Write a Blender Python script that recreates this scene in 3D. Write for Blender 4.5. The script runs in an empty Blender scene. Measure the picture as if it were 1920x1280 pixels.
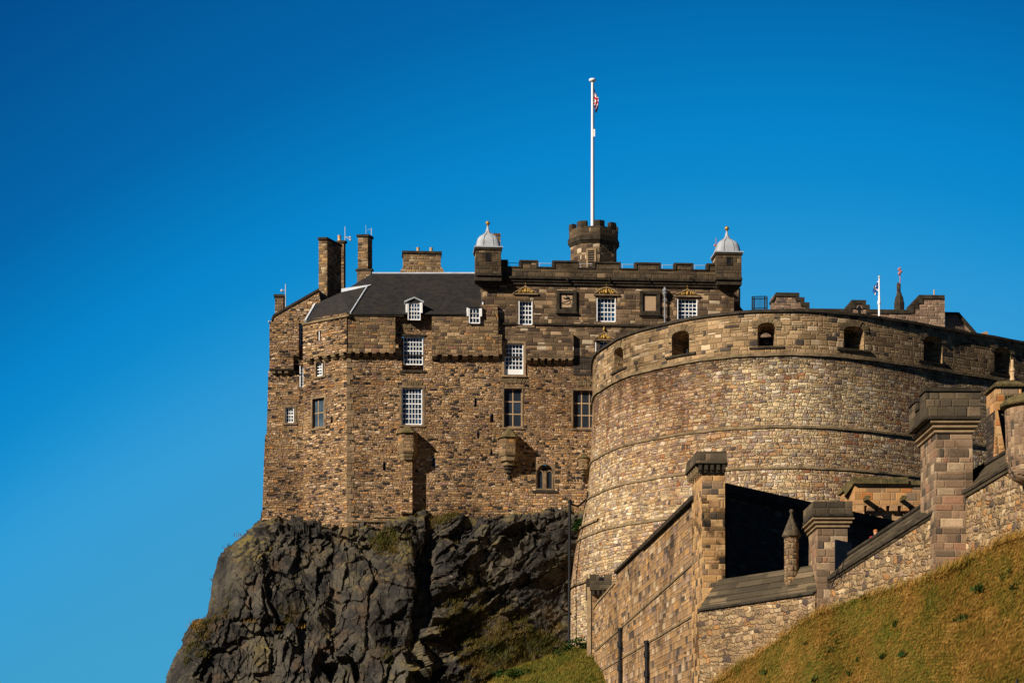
import bpy, bmesh, math, random
import numpy as np
from mathutils import Vector, Matrix
random.seed(7)
rng = np.random.default_rng(11)
S = bpy.context.scene
COL = S.collection
R = math.radians

# ------------------------------------------------------------------ camera, sky, sun, exposure
F, YH = 3900.0, 1500.0          # focal length and horizon row, both in pixels of a 1920 x 1280 picture
cd = bpy.data.cameras.new('camera')
cam = bpy.data.objects.new('camera', cd); COL.objects.link(cam)
cam.location = (0, 0, 0); cam.rotation_euler = (R(90), 0, 0)
cd.sensor_width = 36.0; cd.lens = 36.0*F/1920.0
cd.shift_y = (YH-640.0)/1920.0
cd.clip_start = 1.0; cd.clip_end = 20000.0
S.camera = cam

SUN_EL, SUN_AZ = 29.5, 51.0      # sun is behind the camera, to the left
to_sun = Vector((-math.sin(R(SUN_AZ))*math.cos(R(SUN_EL)), -math.cos(R(SUN_AZ))*math.cos(R(SUN_EL)), math.sin(R(SUN_EL))))
wd = bpy.data.worlds.new('World'); S.world = wd; wd.use_nodes = True
nt = wd.node_tree
for n in list(nt.nodes): nt.nodes.remove(n)
wo = nt.nodes.new('ShaderNodeOutputWorld'); bg = nt.nodes.new('ShaderNodeBackground')
sky = nt.nodes.new('ShaderNodeTexSky'); sky.sky_type = 'NISHITA'; sky.sun_disc = False
sky.sun_elevation = R(SUN_EL); sky.sun_rotation = R(180+SUN_AZ)
sky.altitude = 300; sky.air_density = 1.0; sky.dust_density = 0.2; sky.ozone_density = 3.0
tc = nt.nodes.new('ShaderNodeTexCoord'); sx = nt.nodes.new('ShaderNodeSeparateXYZ')
nt.links.new(tc.outputs['Generated'], sx.inputs[0])
rp = nt.nodes.new('ShaderNodeValToRGB')
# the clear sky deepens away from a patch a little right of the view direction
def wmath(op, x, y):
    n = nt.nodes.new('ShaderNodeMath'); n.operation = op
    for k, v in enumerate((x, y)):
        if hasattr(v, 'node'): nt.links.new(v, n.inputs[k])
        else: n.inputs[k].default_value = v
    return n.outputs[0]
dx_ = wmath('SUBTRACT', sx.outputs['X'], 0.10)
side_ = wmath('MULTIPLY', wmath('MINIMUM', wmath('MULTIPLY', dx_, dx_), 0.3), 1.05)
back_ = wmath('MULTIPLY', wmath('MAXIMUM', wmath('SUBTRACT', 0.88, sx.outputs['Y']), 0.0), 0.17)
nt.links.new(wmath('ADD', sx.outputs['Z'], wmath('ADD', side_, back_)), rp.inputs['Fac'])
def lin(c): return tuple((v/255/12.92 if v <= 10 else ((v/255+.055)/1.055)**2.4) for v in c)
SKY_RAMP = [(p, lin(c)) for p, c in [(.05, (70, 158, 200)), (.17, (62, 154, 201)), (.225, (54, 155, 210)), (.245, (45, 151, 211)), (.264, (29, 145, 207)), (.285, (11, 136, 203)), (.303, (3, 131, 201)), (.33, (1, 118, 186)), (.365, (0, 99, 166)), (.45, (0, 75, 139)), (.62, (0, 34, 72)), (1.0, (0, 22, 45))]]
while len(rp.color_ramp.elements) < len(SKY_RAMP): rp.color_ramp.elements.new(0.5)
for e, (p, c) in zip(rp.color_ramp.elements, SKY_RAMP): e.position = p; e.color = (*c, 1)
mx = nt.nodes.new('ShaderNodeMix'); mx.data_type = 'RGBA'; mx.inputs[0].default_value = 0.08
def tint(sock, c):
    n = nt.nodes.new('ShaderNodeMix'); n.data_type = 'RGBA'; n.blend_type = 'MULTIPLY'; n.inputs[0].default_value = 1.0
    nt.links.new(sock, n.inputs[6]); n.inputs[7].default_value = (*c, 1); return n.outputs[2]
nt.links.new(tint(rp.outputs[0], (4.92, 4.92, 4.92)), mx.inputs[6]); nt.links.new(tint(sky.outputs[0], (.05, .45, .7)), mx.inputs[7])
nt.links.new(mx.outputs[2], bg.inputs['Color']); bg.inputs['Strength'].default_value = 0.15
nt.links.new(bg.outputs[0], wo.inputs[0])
ld = bpy.data.lights.new('sun', 'SUN'); ld.energy = 5.0; ld.angle = R(0.5); ld.color = (1.0, 0.885, 0.75)
lo = bpy.data.objects.new('sun', ld); COL.objects.link(lo)
lo.rotation_euler = (-to_sun).to_track_quat('-Z', 'Y').to_euler()
lo.location = to_sun*200
S.view_settings.view_transform = 'Standard'; S.view_settings.look = 'None'
S.view_settings.gamma = 1.0; S.view_settings.exposure = 0.44

# ------------------------------------------------------------------ materials
class G:
    def __init__(s, name):
        s.m = bpy.data.materials.new(name); s.m.use_nodes = True
        s.t = s.m.node_tree
        for n in list(s.t.nodes): s.t.nodes.remove(n)
        s.out = s.t.nodes.new('ShaderNodeOutputMaterial'); s.b = s.t.nodes.new('ShaderNodeBsdfPrincipled')
        s.t.links.new(s.b.outputs[0], s.out.inputs[0])
    def n(s, ty): return s.t.nodes.new(ty)
    def put(s, sock, v):
        if v is None: return
        if hasattr(v, 'node'): s.t.links.new(v, sock)
        else:
            try: sock.default_value = v
            except Exception: sock.default_value = (*v, 1.0)
    def math(s, op, a, b=None, c=None, clamp=False):
        n = s.n('ShaderNodeMath'); n.operation = op; n.use_clamp = clamp
        s.put(n.inputs[0], a); s.put(n.inputs[1], b); s.put(n.inputs[2], c)
        return n.outputs[0]
    def mix(s, f, a, b, blend='MIX'):
        n = s.n('ShaderNodeMix'); n.data_type = 'RGBA'; n.blend_type = blend
        s.put(n.inputs[0], f)
        for k, v in ((6, a), (7, b)):
            if hasattr(v, 'node'): s.t.links.new(v, n.inputs[k])
            else: n.inputs[k].default_value = (v[0], v[1], v[2], 1)
        return n.outputs[2]
    def lerp(s, f, a, b):
        n = s.n('ShaderNodeMix'); n.data_type = 'FLOAT'
        s.put(n.inputs[0], f); s.put(n.inputs[2], a); s.put(n.inputs[3], b); return n.outputs[0]
    def xyz(s, x, y=0.0, z=0.0):
        n = s.n('ShaderNodeCombineXYZ'); s.put(n.inputs[0], x); s.put(n.inputs[1], y); s.put(n.inputs[2], z); return n.outputs[0]
    def sep(s, v):
        n = s.n('ShaderNodeSeparateXYZ'); s.put(n.inputs[0], v); return n.outputs
    def noise(s, v, scale, detail=2.0, rough=0.5, col=False, dist=0.0):
        n = s.n('ShaderNodeTexNoise'); n.inputs['Scale'].default_value = scale; n.inputs['Detail'].default_value = detail
        n.inputs['Roughness'].default_value = rough; n.inputs['Distortion'].default_value = dist
        if v is not None: s.put(n.inputs['Vector'], v)
        return n.outputs['Color' if col else 'Fac']
    def white(s, v):
        n = s.n('ShaderNodeTexWhiteNoise'); n.noise_dimensions = '3D'; s.put(n.inputs['Vector'], v); return s.sep(n.outputs['Color'])
    def map(s, v, a, b, c=0.0, d=1.0, smooth=False):
        n = s.n('ShaderNodeMapRange'); n.clamp = True
        if smooth: n.interpolation_type = 'SMOOTHSTEP'
        s.put(n.inputs[0], v)
        for k, q in zip((1, 2, 3, 4), (a, b, c, d)): s.put(n.inputs[k], q)
        return n.outputs[0]
    def ramp(s, f, stops, const=False):
        n = s.n('ShaderNodeValToRGB'); s.put(n.inputs[0], f)
        if const: n.color_ramp.interpolation = 'CONSTANT'
        while len(n.color_ramp.elements) < len(stops): n.color_ramp.elements.new(0.5)
        for e, (p, c) in zip(n.color_ramp.elements, stops): e.position = p; e.color = (*c, 1)
        return n.outputs[0]
    def bump(s, h, dist, strength=1.0):
        n = s.n('ShaderNodeBump'); n.inputs['Distance'].default_value = dist; n.inputs['Strength'].default_value = strength
        s.put(n.inputs['Height'], h); s.t.links.new(n.outputs[0], s.b.inputs['Normal'])
    def uv(s): n = s.n('ShaderNodeUVMap'); return n.outputs[0]
    def obj(s): n = s.n('ShaderNodeTexCoord'); return n.outputs['Object']
    def fin(s, col=None, rough=0.85, spec=0.2, metal=0.0):
        if col is not None:
            if hasattr(col, 'node'): s.t.links.new(col, s.b.inputs['Base Color'])
            else: s.b.inputs['Base Color'].default_value = (*col, 1)
        s.put(s.b.inputs['Roughness'], rough); s.b.inputs['Specular IOR Level'].default_value = spec
        s.b.inputs['Metallic'].default_value = metal
        return s.m

def wramp(pal):
    t = sum(p[0] for p in pal); a = 0; out = []
    for p in pal: out.append((a/t, p[1])); a += p[0]
    return out

def masonry(name, w, h, pal, mortar, split=0.3, split2=0.25, wob=0.05, dark=None, mw=0.02, soot=None, streak=0.0, bump=0.05, var=0.5, zone=None, round_=0.03, rowvar=0.6, widvar=0.8, drip=None):
    g = G(name); m = g.math
    uvv = g.uv(); u, v = g.sep(uvv)[0], g.sep(uvv)[1]
    nz = g.sep(g.noise(uvv, 1.6, 2, 0.6, col=True))
    nz2 = g.sep(g.noise(uvv, 6.0, 2, 0.6, col=True))
    def off(c, c2, base, k): return m('ADD', base, m('ADD', m('MULTIPLY_ADD', c, 2*wob*k, -wob*k), m('MULTIPLY_ADD', c2, 0.9*wob, -0.45*wob)))
    u1 = off(nz[0], nz2[0], u, 1.6); v1 = off(nz[1], nz2[1], v, 1.0)
    v2 = m('MULTIPLY_ADD', g.noise(g.xyz(m('MULTIPLY', v1, 0.8/h), 3.3, 0), 1.0, 1), rowvar*2*h, v1)
    vr = m('DIVIDE', v2, h); row = m('FLOOR', vr); fv = m('SUBTRACT', vr, row)
    rr = g.white(g.xyz(row, 1.7, 0.3))
    hw = m('MULTIPLY_ADD', rr[1], 0.5*w, 0.75*w)
    uo = m('ADD', m('DIVIDE', u1, hw), m('MULTIPLY', rr[0], 37.0))
    uw = m('MULTIPLY_ADD', g.noise(g.xyz(m('MULTIPLY', uo, 0.9), m('MULTIPLY', row, 5.13), 0), 1.0, 1), widvar*2, uo)
    cell = m('FLOOR', uw); fu = m('SUBTRACT', uw, cell)
    r1 = g.white(g.xyz(cell, row, 0.5))
    s1 = m('LESS_THAN', r1[0], split); s2 = m('LESS_THAN', r1[1], split2)
    fv2 = m('MULTIPLY', fv, 2.0); sb = m('MULTIPLY', s1, m('FLOOR', fv2)); fvv = g.lerp(s1, fv, m('FRACT', fv2)); hh = g.lerp(s1, h, h/2)
    fu2 = m('MULTIPLY', fu, 2.0); sb2 = m('MULTIPLY', s2, m('FLOOR', fu2)); fuu = g.lerp(s2, fu, m('FRACT', fu2)); ww = g.lerp(s2, hw, m('MULTIPLY', hw, 0.5))
    idv = g.white(g.xyz(m('MULTIPLY_ADD', sb2, 0.37, cell), m('MULTIPLY_ADD', sb, 0.41, row), 3.7))
    dx = m('MULTIPLY', m('MINIMUM', fuu, m('SUBTRACT', 1.0, fuu)), ww); dy = m('MULTIPLY', m('MINIMUM', fvv, m('SUBTRACT', 1.0, fvv)), hh)
    n = g.n('ShaderNodeMath'); n.operation = 'SMOOTH_MIN'; g.put(n.inputs[0], dx); g.put(n.inputs[1], dy); n.inputs[2].default_value = round_*2
    fine = g.noise(uvv, 14.0, 3, 0.65)
    d = m('ADD', n.outputs[0], m('MULTIPLY_ADD', fine, 0.03, -0.015 + round_*0.35))
    st = g.map(d, mw*0.4, mw*1.5, smooth=True)
    col = g.ramp(idv[0], wramp(pal), True)
    val = m('MULTIPLY', m('MULTIPLY_ADD', idv[1], var, 1.0-var/2), m('MULTIPLY_ADD', fine, 0.9, 0.55))
    col = g.mix(1.0, col, g.xyz(val, val, val), 'MULTIPLY')
    mv = m('MULTIPLY_ADD', fine, 0.6, 0.7)
    if dark:
        zn = g.map(g.noise(uvv, dark[2], 2, 0.5), 0.35, 0.66)
        k = m('LESS_THAN', idv[2], m('MULTIPLY', zn, dark[0]))
        col = g.mix(k, col, dark[1])
    mcol = g.mix(1.0, mortar, g.xyz(mv, mv, mv), 'MULTIPLY')
    fin = g.mix(st, mcol, col)
    if soot:
        sn = g.noise(uvv, soot[1], 4, 0.62, dist=0.4)
        # whole stones take the soot together, so add a per-stone jitter
        sf = g.map(m('ADD', sn, m('MULTIPLY_ADD', idv[1], 0.22, -0.11)), soot[2], soot[3])
        fin = g.mix(m('MULTIPLY', sf, soot[4]), fin, g.mix(1.0, fin, soot[0], 'MULTIPLY'))
    if streak:
        sv = g.noise(g.xyz(m('MULTIPLY', u, 1.1), m('MULTIPLY', v, 0.13), 0), 1.0, 3, 0.6)
        sf = g.map(sv, 0.55, 0.72); fin = g.mix(m('MULTIPLY', sf, streak), fin, g.mix(1.0, fin, (0.30, 0.28, 0.27), 'MULTIPLY'))
    if drip:   # damp stains running down from the string course
        ds = g.noise(g.xyz(m('MULTIPLY', u, .9), m('MULTIPLY', v, .10), 7), 1.0, 4, .65); top = g.map(m('SUBTRACT', drip[0], v), 0.0, m('MULTIPLY', g.map(g.noise(g.xyz(m('MULTIPLY', u, .5), 0, 2), 1.0, 2), .35, .7), drip[1]), 1.0, 0.0)
        df = m('MULTIPLY', g.map(m('ADD', ds, m('MULTIPLY', top, .26)), .52, .70), top)
        fin = g.mix(m('MULTIPLY', df, drip[2]), fin, g.mix(1.0, fin, (.26, .24, .24), 'MULTIPLY'))
    if zone:
        zf = g.map(g.noise(uvv, zone[0], 3, 0.55), 0.42, 0.62)
        fin = g.mix(zf, fin, g.mix(1.0, fin, zone[1], 'MULTIPLY'))
    ht = m('ADD', m('MULTIPLY', g.map(d, 0.0, 0.07, smooth=True), m('MULTIPLY_ADD', idv[2], 0.7, 0.6)), m('MULTIPLY', fine, 0.55))
    g.bump(ht, bump)
    return g.fin(fin, 0.92, 0.12)

def plain(name, c, rough=0.8, spec=0.2, metal=0.0, nscale=3.0, namp=0.5, bump=0.0, c2=None):
    g = G(name); o = g.obj()
    f = g.noise(o, nscale, 4, 0.6)
    c2 = c2 or tuple(x*(1-namp) for x in c); c1 = c if c2 is not None and namp == 0 else tuple(min(1, x*(1+namp*0.6)) for x in c)
    col = g.mix(g.map(f, 0.3, 0.7), c2, c1)
    if bump: g.bump(g.noise(o, nscale*4, 4, 0.6), bump)
    return g.fin(col, rough, spec, metal)

M = {}
M['palace'] = masonry('palace_rubble', 0.37, 0.175, [(3, (0.518,0.327,0.165)), (3, (0.446,0.278,0.133)), (2, (0.570,0.377,0.202)), (2, (0.374,0.216,0.107)), (1.3, (0.342,0.235,0.165)), (1.0, (0.508,0.261,0.096)), (1.4, (0.622,0.453,0.288)), (.9, (0.342,0.206,0.150)), (.7, (0.239,0.172,0.123))],
    (.30,.20,.105), split=.30, split2=.35, wob=.14, dark=(0.30, (.038,.032,.031), 0.30), mw=.024, soot=((.40,.37,.36), .16, .50, .68, .9), streak=.45, bump=.125, zone=(.08, (.82,.80,.80)), round_=.04, var=.65)
M['palace_face'] = M['palace']
M['sooty'] = masonry('sooty_ashlar', 0.62, 0.28, [(4, (.120,.082,.049)), (3, (.165,.113,.066)), (2, (.082,.058,.042)), (2, (.21,.145,.085)), (1.2, (.44,.31,.18)), (.7, (.36,.23,.12)), (.5, (.50,.40,.27))],
    (.12,.085,.05), split=.22, split2=.3, wob=.03, mw=.012, soot=((.36,.34,.33), .30, .47, .66, .85), bump=.03, var=.5)
M['corbelled'] = masonry('corbelled_ashlar', 0.55, 0.24, [(3, (0.235,0.157,0.081)), (3, (0.180,0.119,0.062)), (2, (0.280,0.185,0.095)), (1.4, (0.100,0.071,0.049)), (1, (0.200,0.109,0.071)), (1.1, (0.400,0.275,0.152)), (.5, (0.400,0.209,0.076))],
    (.17,.12,.07), split=.3, split2=.3, wob=.05, mw=.014, soot=((.42,.38,.36), .28, .5, .68, .75), bump=.045)
M['darkwall'] = masonry('soot_and_shade_wall', 0.6, 0.26, [(3, (.060,.046,.034)), (3, (.045,.036,.028)), (1, (.09,.062,.042)), (.5, (.15,.105,.065))], (.03,.023,.018), mw=.012, bump=.04)  # near-black stone; on the inner wall its colour also carries the shade
M['battery'] = masonry('battery_rubble', 0.38, 0.215, [(3, (0.655,0.497,0.281)), (3, (0.568,0.414,0.219)), (2.4, (0.699,0.557,0.337)), (1.5, (0.513,0.328,0.152)), (1.2, (0.393,0.289,0.213)), (1.0, (0.338,0.229,0.152)), (1.0, (0.459,0.338,0.253)), (1, (0.382,0.317,0.242)), (1.0, (0.754,0.644,0.461)), (.3, (0.393,0.185,0.090)), (.4, (0.174,0.137,0.112))],
    (.52,.39,.215), split=.28, split2=.32, wob=.13, mw=.020, soot=((.55,.45,.43), .085, .49, .62, .85), streak=.5, bump=.12, round_=.045, zone=(.06, (.82,.74,.71)), var=.62, drip=(27.3, 5.0, .7))
M['parapet'] = masonry('battery_ashlar', 0.66, 0.30, [(3, (0.326,0.215,0.110)), (3, (0.263,0.175,0.090)), (2, (0.378,0.260,0.140)), (1.2, (0.200,0.135,0.075)), (.9, (0.483,0.360,0.220)), (1.3, (0.074,0.058,0.047))],
    (.34,.25,.14), split=.3, split2=.35, wob=.06, mw=.018, soot=((.32,.30,.29), .13, .50, .68, .88), streak=.45, bump=.06)
M['near'] = masonry('cream_rubble', 0.34, 0.195, [(3, (0.378,0.258,0.134)), (3, (0.312,0.206,0.104)), (2, (0.255,0.170,0.092)), (1.3, (0.312,0.206,0.129)), (1.1, (0.473,0.349,0.200)), (1, (0.179,0.125,0.075)), (.6, (0.378,0.196,0.075)), (.6, (0.105,0.076,0.059))],
    (.40,.29,.16), split=.22, split2=.3, wob=.19, mw=.020, soot=((.5,.45,.42), .30, .52, .70, .7), bump=.085, round_=.055)
M['leftwall'] = masonry('orange_brown_blocks', 0.85, 0.30, [(3, (0.361,0.218,0.101)), (3, (0.302,0.185,0.092)), (2, (0.403,0.260,0.132)), (2, (0.227,0.151,0.092)), (1.0, (0.286,0.189,0.132)), (1, (0.487,0.361,0.220)), (.9, (0.101,0.076,0.057)), (.9, (0.420,0.235,0.088))],
    (.36,.245,.13), split=.2, split2=.3, wob=.03, mw=.012, soot=((.30,.28,.27), .17, .50, .64, .85), bump=.035)
M['orange'] = masonry('orange_sandstone_blocks', 0.72, 0.33, [(3, (.42,.225,.085)), (3, (.36,.20,.085)), (2, (.44,.27,.12)), (1.2, (.30,.18,.09)), (.8, (.40,.16,.05)), (.6, (.20,.14,.09))],
    (.42,.30,.17), split=.1, split2=.2, wob=.012, mw=.012, bump=.02)
M['piersooty'] = masonry('sooty_orange_blocks', 0.50, 0.26, [(3, (.44,.255,.105)), (2, (.37,.215,.10)), (2, (.49,.31,.14)), (1.3, (.22,.145,.085)), (.8, (.085,.068,.05))],
    (.40,.285,.155), split=.1, split2=.25, wob=.014, mw=.012, soot=((.16,.15,.15), .40, .53, .62, .9), bump=.02)
M['turret'] = masonry('blackened_ashlar', 0.62, 0.28, [(4, (.105,.076,.045)), (3, (.085,.062,.038)), (2, (.135,.097,.056)), (1, (.065,.05,.035)), (.35, (.30,.215,.125))], (.085,.063,.04), split=.15, split2=.25, wob=.02, mw=.012, soot=((.4,.38,.37), .35, .48, .66, .8), bump=.03)
M['pier'] = masonry('mauve_brown_blocks', 0.54, 0.27, [(3, (0.257,0.167,0.100)), (3, (0.204,0.136,0.084)), (2, (0.314,0.211,0.124)), (1.3, (0.147,0.106,0.068)), (.9, (0.294,0.163,0.096)), (.9, (0.399,0.290,0.176)), (.9, (0.085,0.066,0.048))],
    (.36,.27,.18), split=.06, split2=.2, wob=.012, mw=.012, soot=((.45,.42,.40), .5, .52, .66, .8), bump=.02)
M['cap'] = masonry('dark_cap_blocks', 0.60, 0.28, [(3, (.085,.066,.042)), (3, (.065,.052,.035)), (2, (.11,.085,.052)), (.6, (.16,.115,.07)), (.25, (.28,.2,.13))], (.10,.078,.05), split=0, split2=.2, wob=.01, mw=.012, bump=.02, soot=((.5,.5,.48), .6, .5, .65, .6))
M['glacis'] = masonry('dark_sloping_blocks', 1.1, 0.30, [(3, (.075,.060,.037)), (3, (.060,.048,.031)), (2, (.095,.073,.045)), (.4, (.15,.11,.065))], (.15,.11,.065), split=0, split2=.1, wob=.012, mw=.010, bump=.015, soot=((.5,.5,.48), .4, .5, .65, .6))
M['chimney'] = masonry('chimney_blocks', 0.42, 0.22, [(3, (0.204,0.136,0.076)), (2, (0.162,0.106,0.060)), (2, (0.281,0.187,0.102)), (1.3, (0.374,0.230,0.102)), (1, (0.085,0.064,0.044)), (.7, (0.399,0.306,0.187))], (0.221,0.153,0.085), split=.2, split2=.3, wob=.04, mw=.014, soot=((0.340,0.323,0.306), .35, .52, .68, .7), bump=.04)
M['back'] = masonry('pinkish_back_rubble', 0.5, 0.24, [(3, (.27,.18,.12)), (3, (.22,.145,.10)), (2, (.32,.23,.15)), (1, (.16,.11,.08)), (.6, (.1,.08,.07))], (.25,.18,.12), split=.4, split2=.4, wob=.05, mw=.016, bump=.05)
M['trim'] = plain('dark_dressed_stone', (.046,.037,.026), .9, .1, nscale=2.0, namp=.6, bump=.03)
M['string'] = plain('weathered_string_stone', (.20,.145,.08), .9, .1, nscale=1.5, namp=.55, bump=.03)
M['dress'] = plain('pale_dressed_stone', (.29,.205,.115), .9, .1, nscale=1.8, namp=.4, bump=.02)
M['surround'] = plain('worn_window_surround', (.22,.155,.09), .9, .1, nscale=2.5, namp=.5, bump=.02)
M['panel'] = plain('pale_panel_stone', (.42,.29,.175), .9, .1, nscale=1.2, namp=.2, bump=.01)
M['moss'] = plain('mossy_stone', (.125,.092,.042), .95, .05, nscale=3.0, namp=.7, bump=.06, c2=(.05,.046,.02))
M['black'] = plain('black_iron', (.008,.009,.011), .6, .15, nscale=6, namp=.3)
M['white'] = plain('white_paint', (.80,.80,.78), .5, .3, nscale=2, namp=.06)
M['lead'] = plain('pale_lead', (.38,.41,.44), .55, .4, nscale=1.4, namp=.22, bump=.01)
M['leadline'] = plain('lead_flashing', (.52,.56,.60), .55, .4, nscale=2, namp=.2)
M['gold'] = plain('gilding', (.42,.25,.05), .5, .5, metal=.5, nscale=5, namp=.25)
M['pot'] = plain('clay_pot', (.50,.34,.19), .85, .1, nscale=4, namp=.25)
M['bronze'] = plain('cannon_iron', (.05,.05,.055), .45, .5, nscale=5, namp=.3)
M['steel'] = plain('galvanised_steel', (.48,.50,.52), .45, .5, nscale=4, namp=.15)
M['red'] = plain('red_cloth', (.55,.035,.03), .8, .1, nscale=3, namp=.15)
M['flagred'] = plain('flag_red', (.60,.02,.035), .8, .1, nscale=3, namp=.1)
M['flagwhite'] = plain('flag_white', (.80,.80,.80), .8, .1, nscale=3, namp=.05)
M['flagblue'] = plain('flag_navy', (.012,.022,.16), .8, .1, nscale=3, namp=.1)
M['pipe'] = plain('painted_pipe', (.20,.215,.23), .5, .4, nscale=3, namp=.3)
M['earth'] = plain('dark_ground', (.045,.042,.034), .95, .05, nscale=.02, namp=.5)
M['saltire'] = plain('flag_blue', (.01,.09,.36), .8, .1, nscale=3, namp=.1)
M['skin'] = plain('skin', (.55,.30,.18), .6, .3, nscale=5, namp=.1)
M['hair'] = plain('hair', (.42,.16,.05), .7, .2, nscale=20, namp=.3)
M['cloth'] = plain('dark_cloth', (.03,.035,.05), .9, .1, nscale=6, namp=.2)
M['bluegate'] = plain('dark_blue_boards', (.006,.011,.022), .8, .04, nscale=5, namp=.4)
M['redwhite'] = plain('faded_red_mast', (.45,.16,.14), .6, .2, nscale=2, namp=.2)
def glass_mat(name, tint, lead=False, curtain=0.0):
    g = G(name); uvv = g.uv(); u, v = g.sep(uvv)[0], g.sep(uvv)[1]
    f = g.noise(uvv, .9, 3, .6)
    col = g.mix(g.map(f, .35, .65), tuple(x*.4 for x in tint), tint); col = g.mix(g.map(g.noise(uvv, .55, 2, .5), .56, .64, 0, .5), col, tuple(x*4 for x in tint))
    if lead:   # diamond lead cames
        a = g.math('ABSOLUTE', g.math('SUBTRACT', g.math('FRACT', g.math('MULTIPLY', g.math('ADD', u, v), 6.0)), .5))
        b = g.math('ABSOLUTE', g.math('SUBTRACT', g.math('FRACT', g.math('MULTIPLY', g.math('SUBTRACT', u, v), 6.0)), .5))
        k = g.math('LESS_THAN', g.math('MINIMUM', a, b), .10)
        col = g.mix(k, col, (.05,.058,.068))
    g.bump(g.noise(uvv, 2.2, 2, .5), .02)
    return g.fin(col, .10 if not lead else .35, .5 if not lead else .12)
M['glass'] = glass_mat('window_glass', (.010,.028,.055))
M['leadglass'] = glass_mat('leaded_glass', (.007,.015,.028), True)
M['paleglass'] = glass_mat('pale_pane', (.075,.115,.15))  # pale colour paints a reflection in one window, a curtain in another
def slate():
    g = G('roof_slate'); uvv = g.uv(); u, v = g.sep(uvv)[0], g.sep(uvv)[1]
    vr = g.math('DIVIDE', v, .20); row = g.math('FLOOR', vr)
    un = g.math('ADD', g.math('DIVIDE', u, .28), g.math('MULTIPLY', g.white(g.xyz(row, 0, 0))[0], 9.0)); c = g.math('FLOOR', un)
    w = g.white(g.xyz(c, row, .2))
    col = g.ramp(w[0], [(0, (.014,.0138,.0145)), (.4, (.020,.0185,.0185)), (.75, (.027,.0245,.023)), (1, (.0155,.0155,.0165))])
    f = g.noise(uvv, .7, 4, .65)
    col = g.mix(g.map(f, .48, .72, 0, .5), col, (.045,.033,.022))
    h = g.math('ADD', g.math('MULTIPLY', g.math('SUBTRACT', 1.0, g.math('FRACT', vr)), .7), g.math('MULTIPLY', w[1], .5))
    g.bump(h, .025)
    return g.fin(col, .75, .2)
M['slate'] = slate()
def rock():
    g = G('crag_rock'); o = g.obj()
    geo = g.n('ShaderNodeNewGeometry'); nz = g.sep(geo.outputs['Normal'])[2]
    f1 = g.noise(o, .35, 5, .65); f2 = g.noise(o, 2.2, 5, .65); f3 = g.noise(o, 7.0, 4, .65)
    col = g.ramp(f1, [(.30, (.013,.0125,.0115)), (.47, (.026,.0235,.020)), (.60, (.078,.068,.050)), (.72, (.019,.018,.0165))])
    col = g.mix(g.map(f2, .50, .80), col, (.075,.066,.050))
    col = g.mix(g.map(f3, .55, .8, 0, .6), col, (.022,.020,.019))
    lich = g.math('MULTIPLY', g.map(g.noise(o, 1.6, 3, .6), .66, .72), g.map(f3, .5, .6))
    col = g.mix(g.math('MULTIPLY', lich, .55), col, (.36,.32,.25))
    rust = g.map(g.noise(o, .55, 4, .7), .54, .68)
    col = g.mix(g.math('MULTIPLY', rust, .5), col, (.105,.062,.030))
    up = g.math('MULTIPLY', g.map(nz, .45, .78), g.map(g.math('ADD', f1, g.math('MULTIPLY', f2, .5)), .72, .90))
    gcol = g.mix(g.noise(o, 5, 3, .6), (.06,.075,.012), (.24,.155,.045))
    col = g.mix(up, col, gcol)
    vo = g.n('ShaderNodeTexVoronoi'); vo.inputs['Scale'].default_value = 1.5; mp = g.n('ShaderNodeMapping'); mp.inputs['Scale'].default_value = (1.5, 1.2, .8); mp.inputs['Rotation'].default_value = (0, .35, 0)
    g.t.links.new(o, mp.inputs[0]); g.t.links.new(mp.outputs[0], vo.inputs['Vector'])
    g.bump(g.math('ADD', g.math('MULTIPLY', f3, .35), g.math('MULTIPLY', vo.outputs['Distance'], .9)), .12)
    return g.fin(col, .85, .18)
M['rock'] = rock()
def turf(name, dry, greens, gk):
    g = G(name); o = g.obj()
    f = g.noise(o, .40, 5, .7); f2 = g.noise(o, 2.0, 5, .75); f3 = g.noise(o, 14, 3, .7)
    col = g.mix(g.map(f, .38, .62), dry[0], dry[1]); col = g.mix(g.map(f2, .4, .68), col, dry[2])
    col = g.mix(g.math('MULTIPLY', g.map(g.math('ADD', f, g.math('MULTIPLY', f2, .4)), .60, .80), gk), col, greens)
    v = g.math('MULTIPLY_ADD', f3, 1.0, .5); col = g.mix(1.0, col, g.xyz(v, v, v), 'MULTIPLY')
    g.bump(g.math('ADD', f3, f2), .15)
    return g.fin(col, .95, .05)
M['turf'] = turf('dry_turf', ((0.176,0.116,0.023), (0.145,0.122,0.020), (0.239,0.149,0.037)), (0.077,0.110,0.013), .8)
M['greenturf'] = turf('green_turf', ((.15,.125,.020), (.10,.115,.016), (.22,.16,.030)), (.04,.07,.010), .9)
def blade(name, cols, rough=.8):
    g = G(name); geo = g.n('ShaderNodeNewGeometry'); r = geo.outputs['Random Per Island']
    lo_ = g.noise(g.obj(), .5, 3, .6)
    col = g.ramp(g.math('ADD', g.math('MULTIPLY', r, .55), g.math('MULTIPLY_ADD', g.math('ADD', lo_, g.math('MULTIPLY', g.noise(g.obj(), 2.2, 3, .6), .6)), 1.5, -1.0)), [(i/(len(cols)-1), c) for i, c in enumerate(cols)])
    return g.fin(col, rough, .1)
M['dryblade'] = blade('dry_grass_blade', [(0.112,0.118,0.014), (0.187,0.142,0.020), (0.274,0.149,0.028), (0.373,0.196,0.043), (0.535,0.320,0.094)])
M['greenblade'] = blade('green_grass_blade', [(0.046,0.067,0.011), (0.114,0.111,0.017), (0.206,0.151,0.026), (0.310,0.186,0.038)])
M['ledge'] = blade('ledge_grass_blade', [(.05,.06,.012), (.09,.085,.018), (.15,.10,.025), (.24,.155,.05)])
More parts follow.
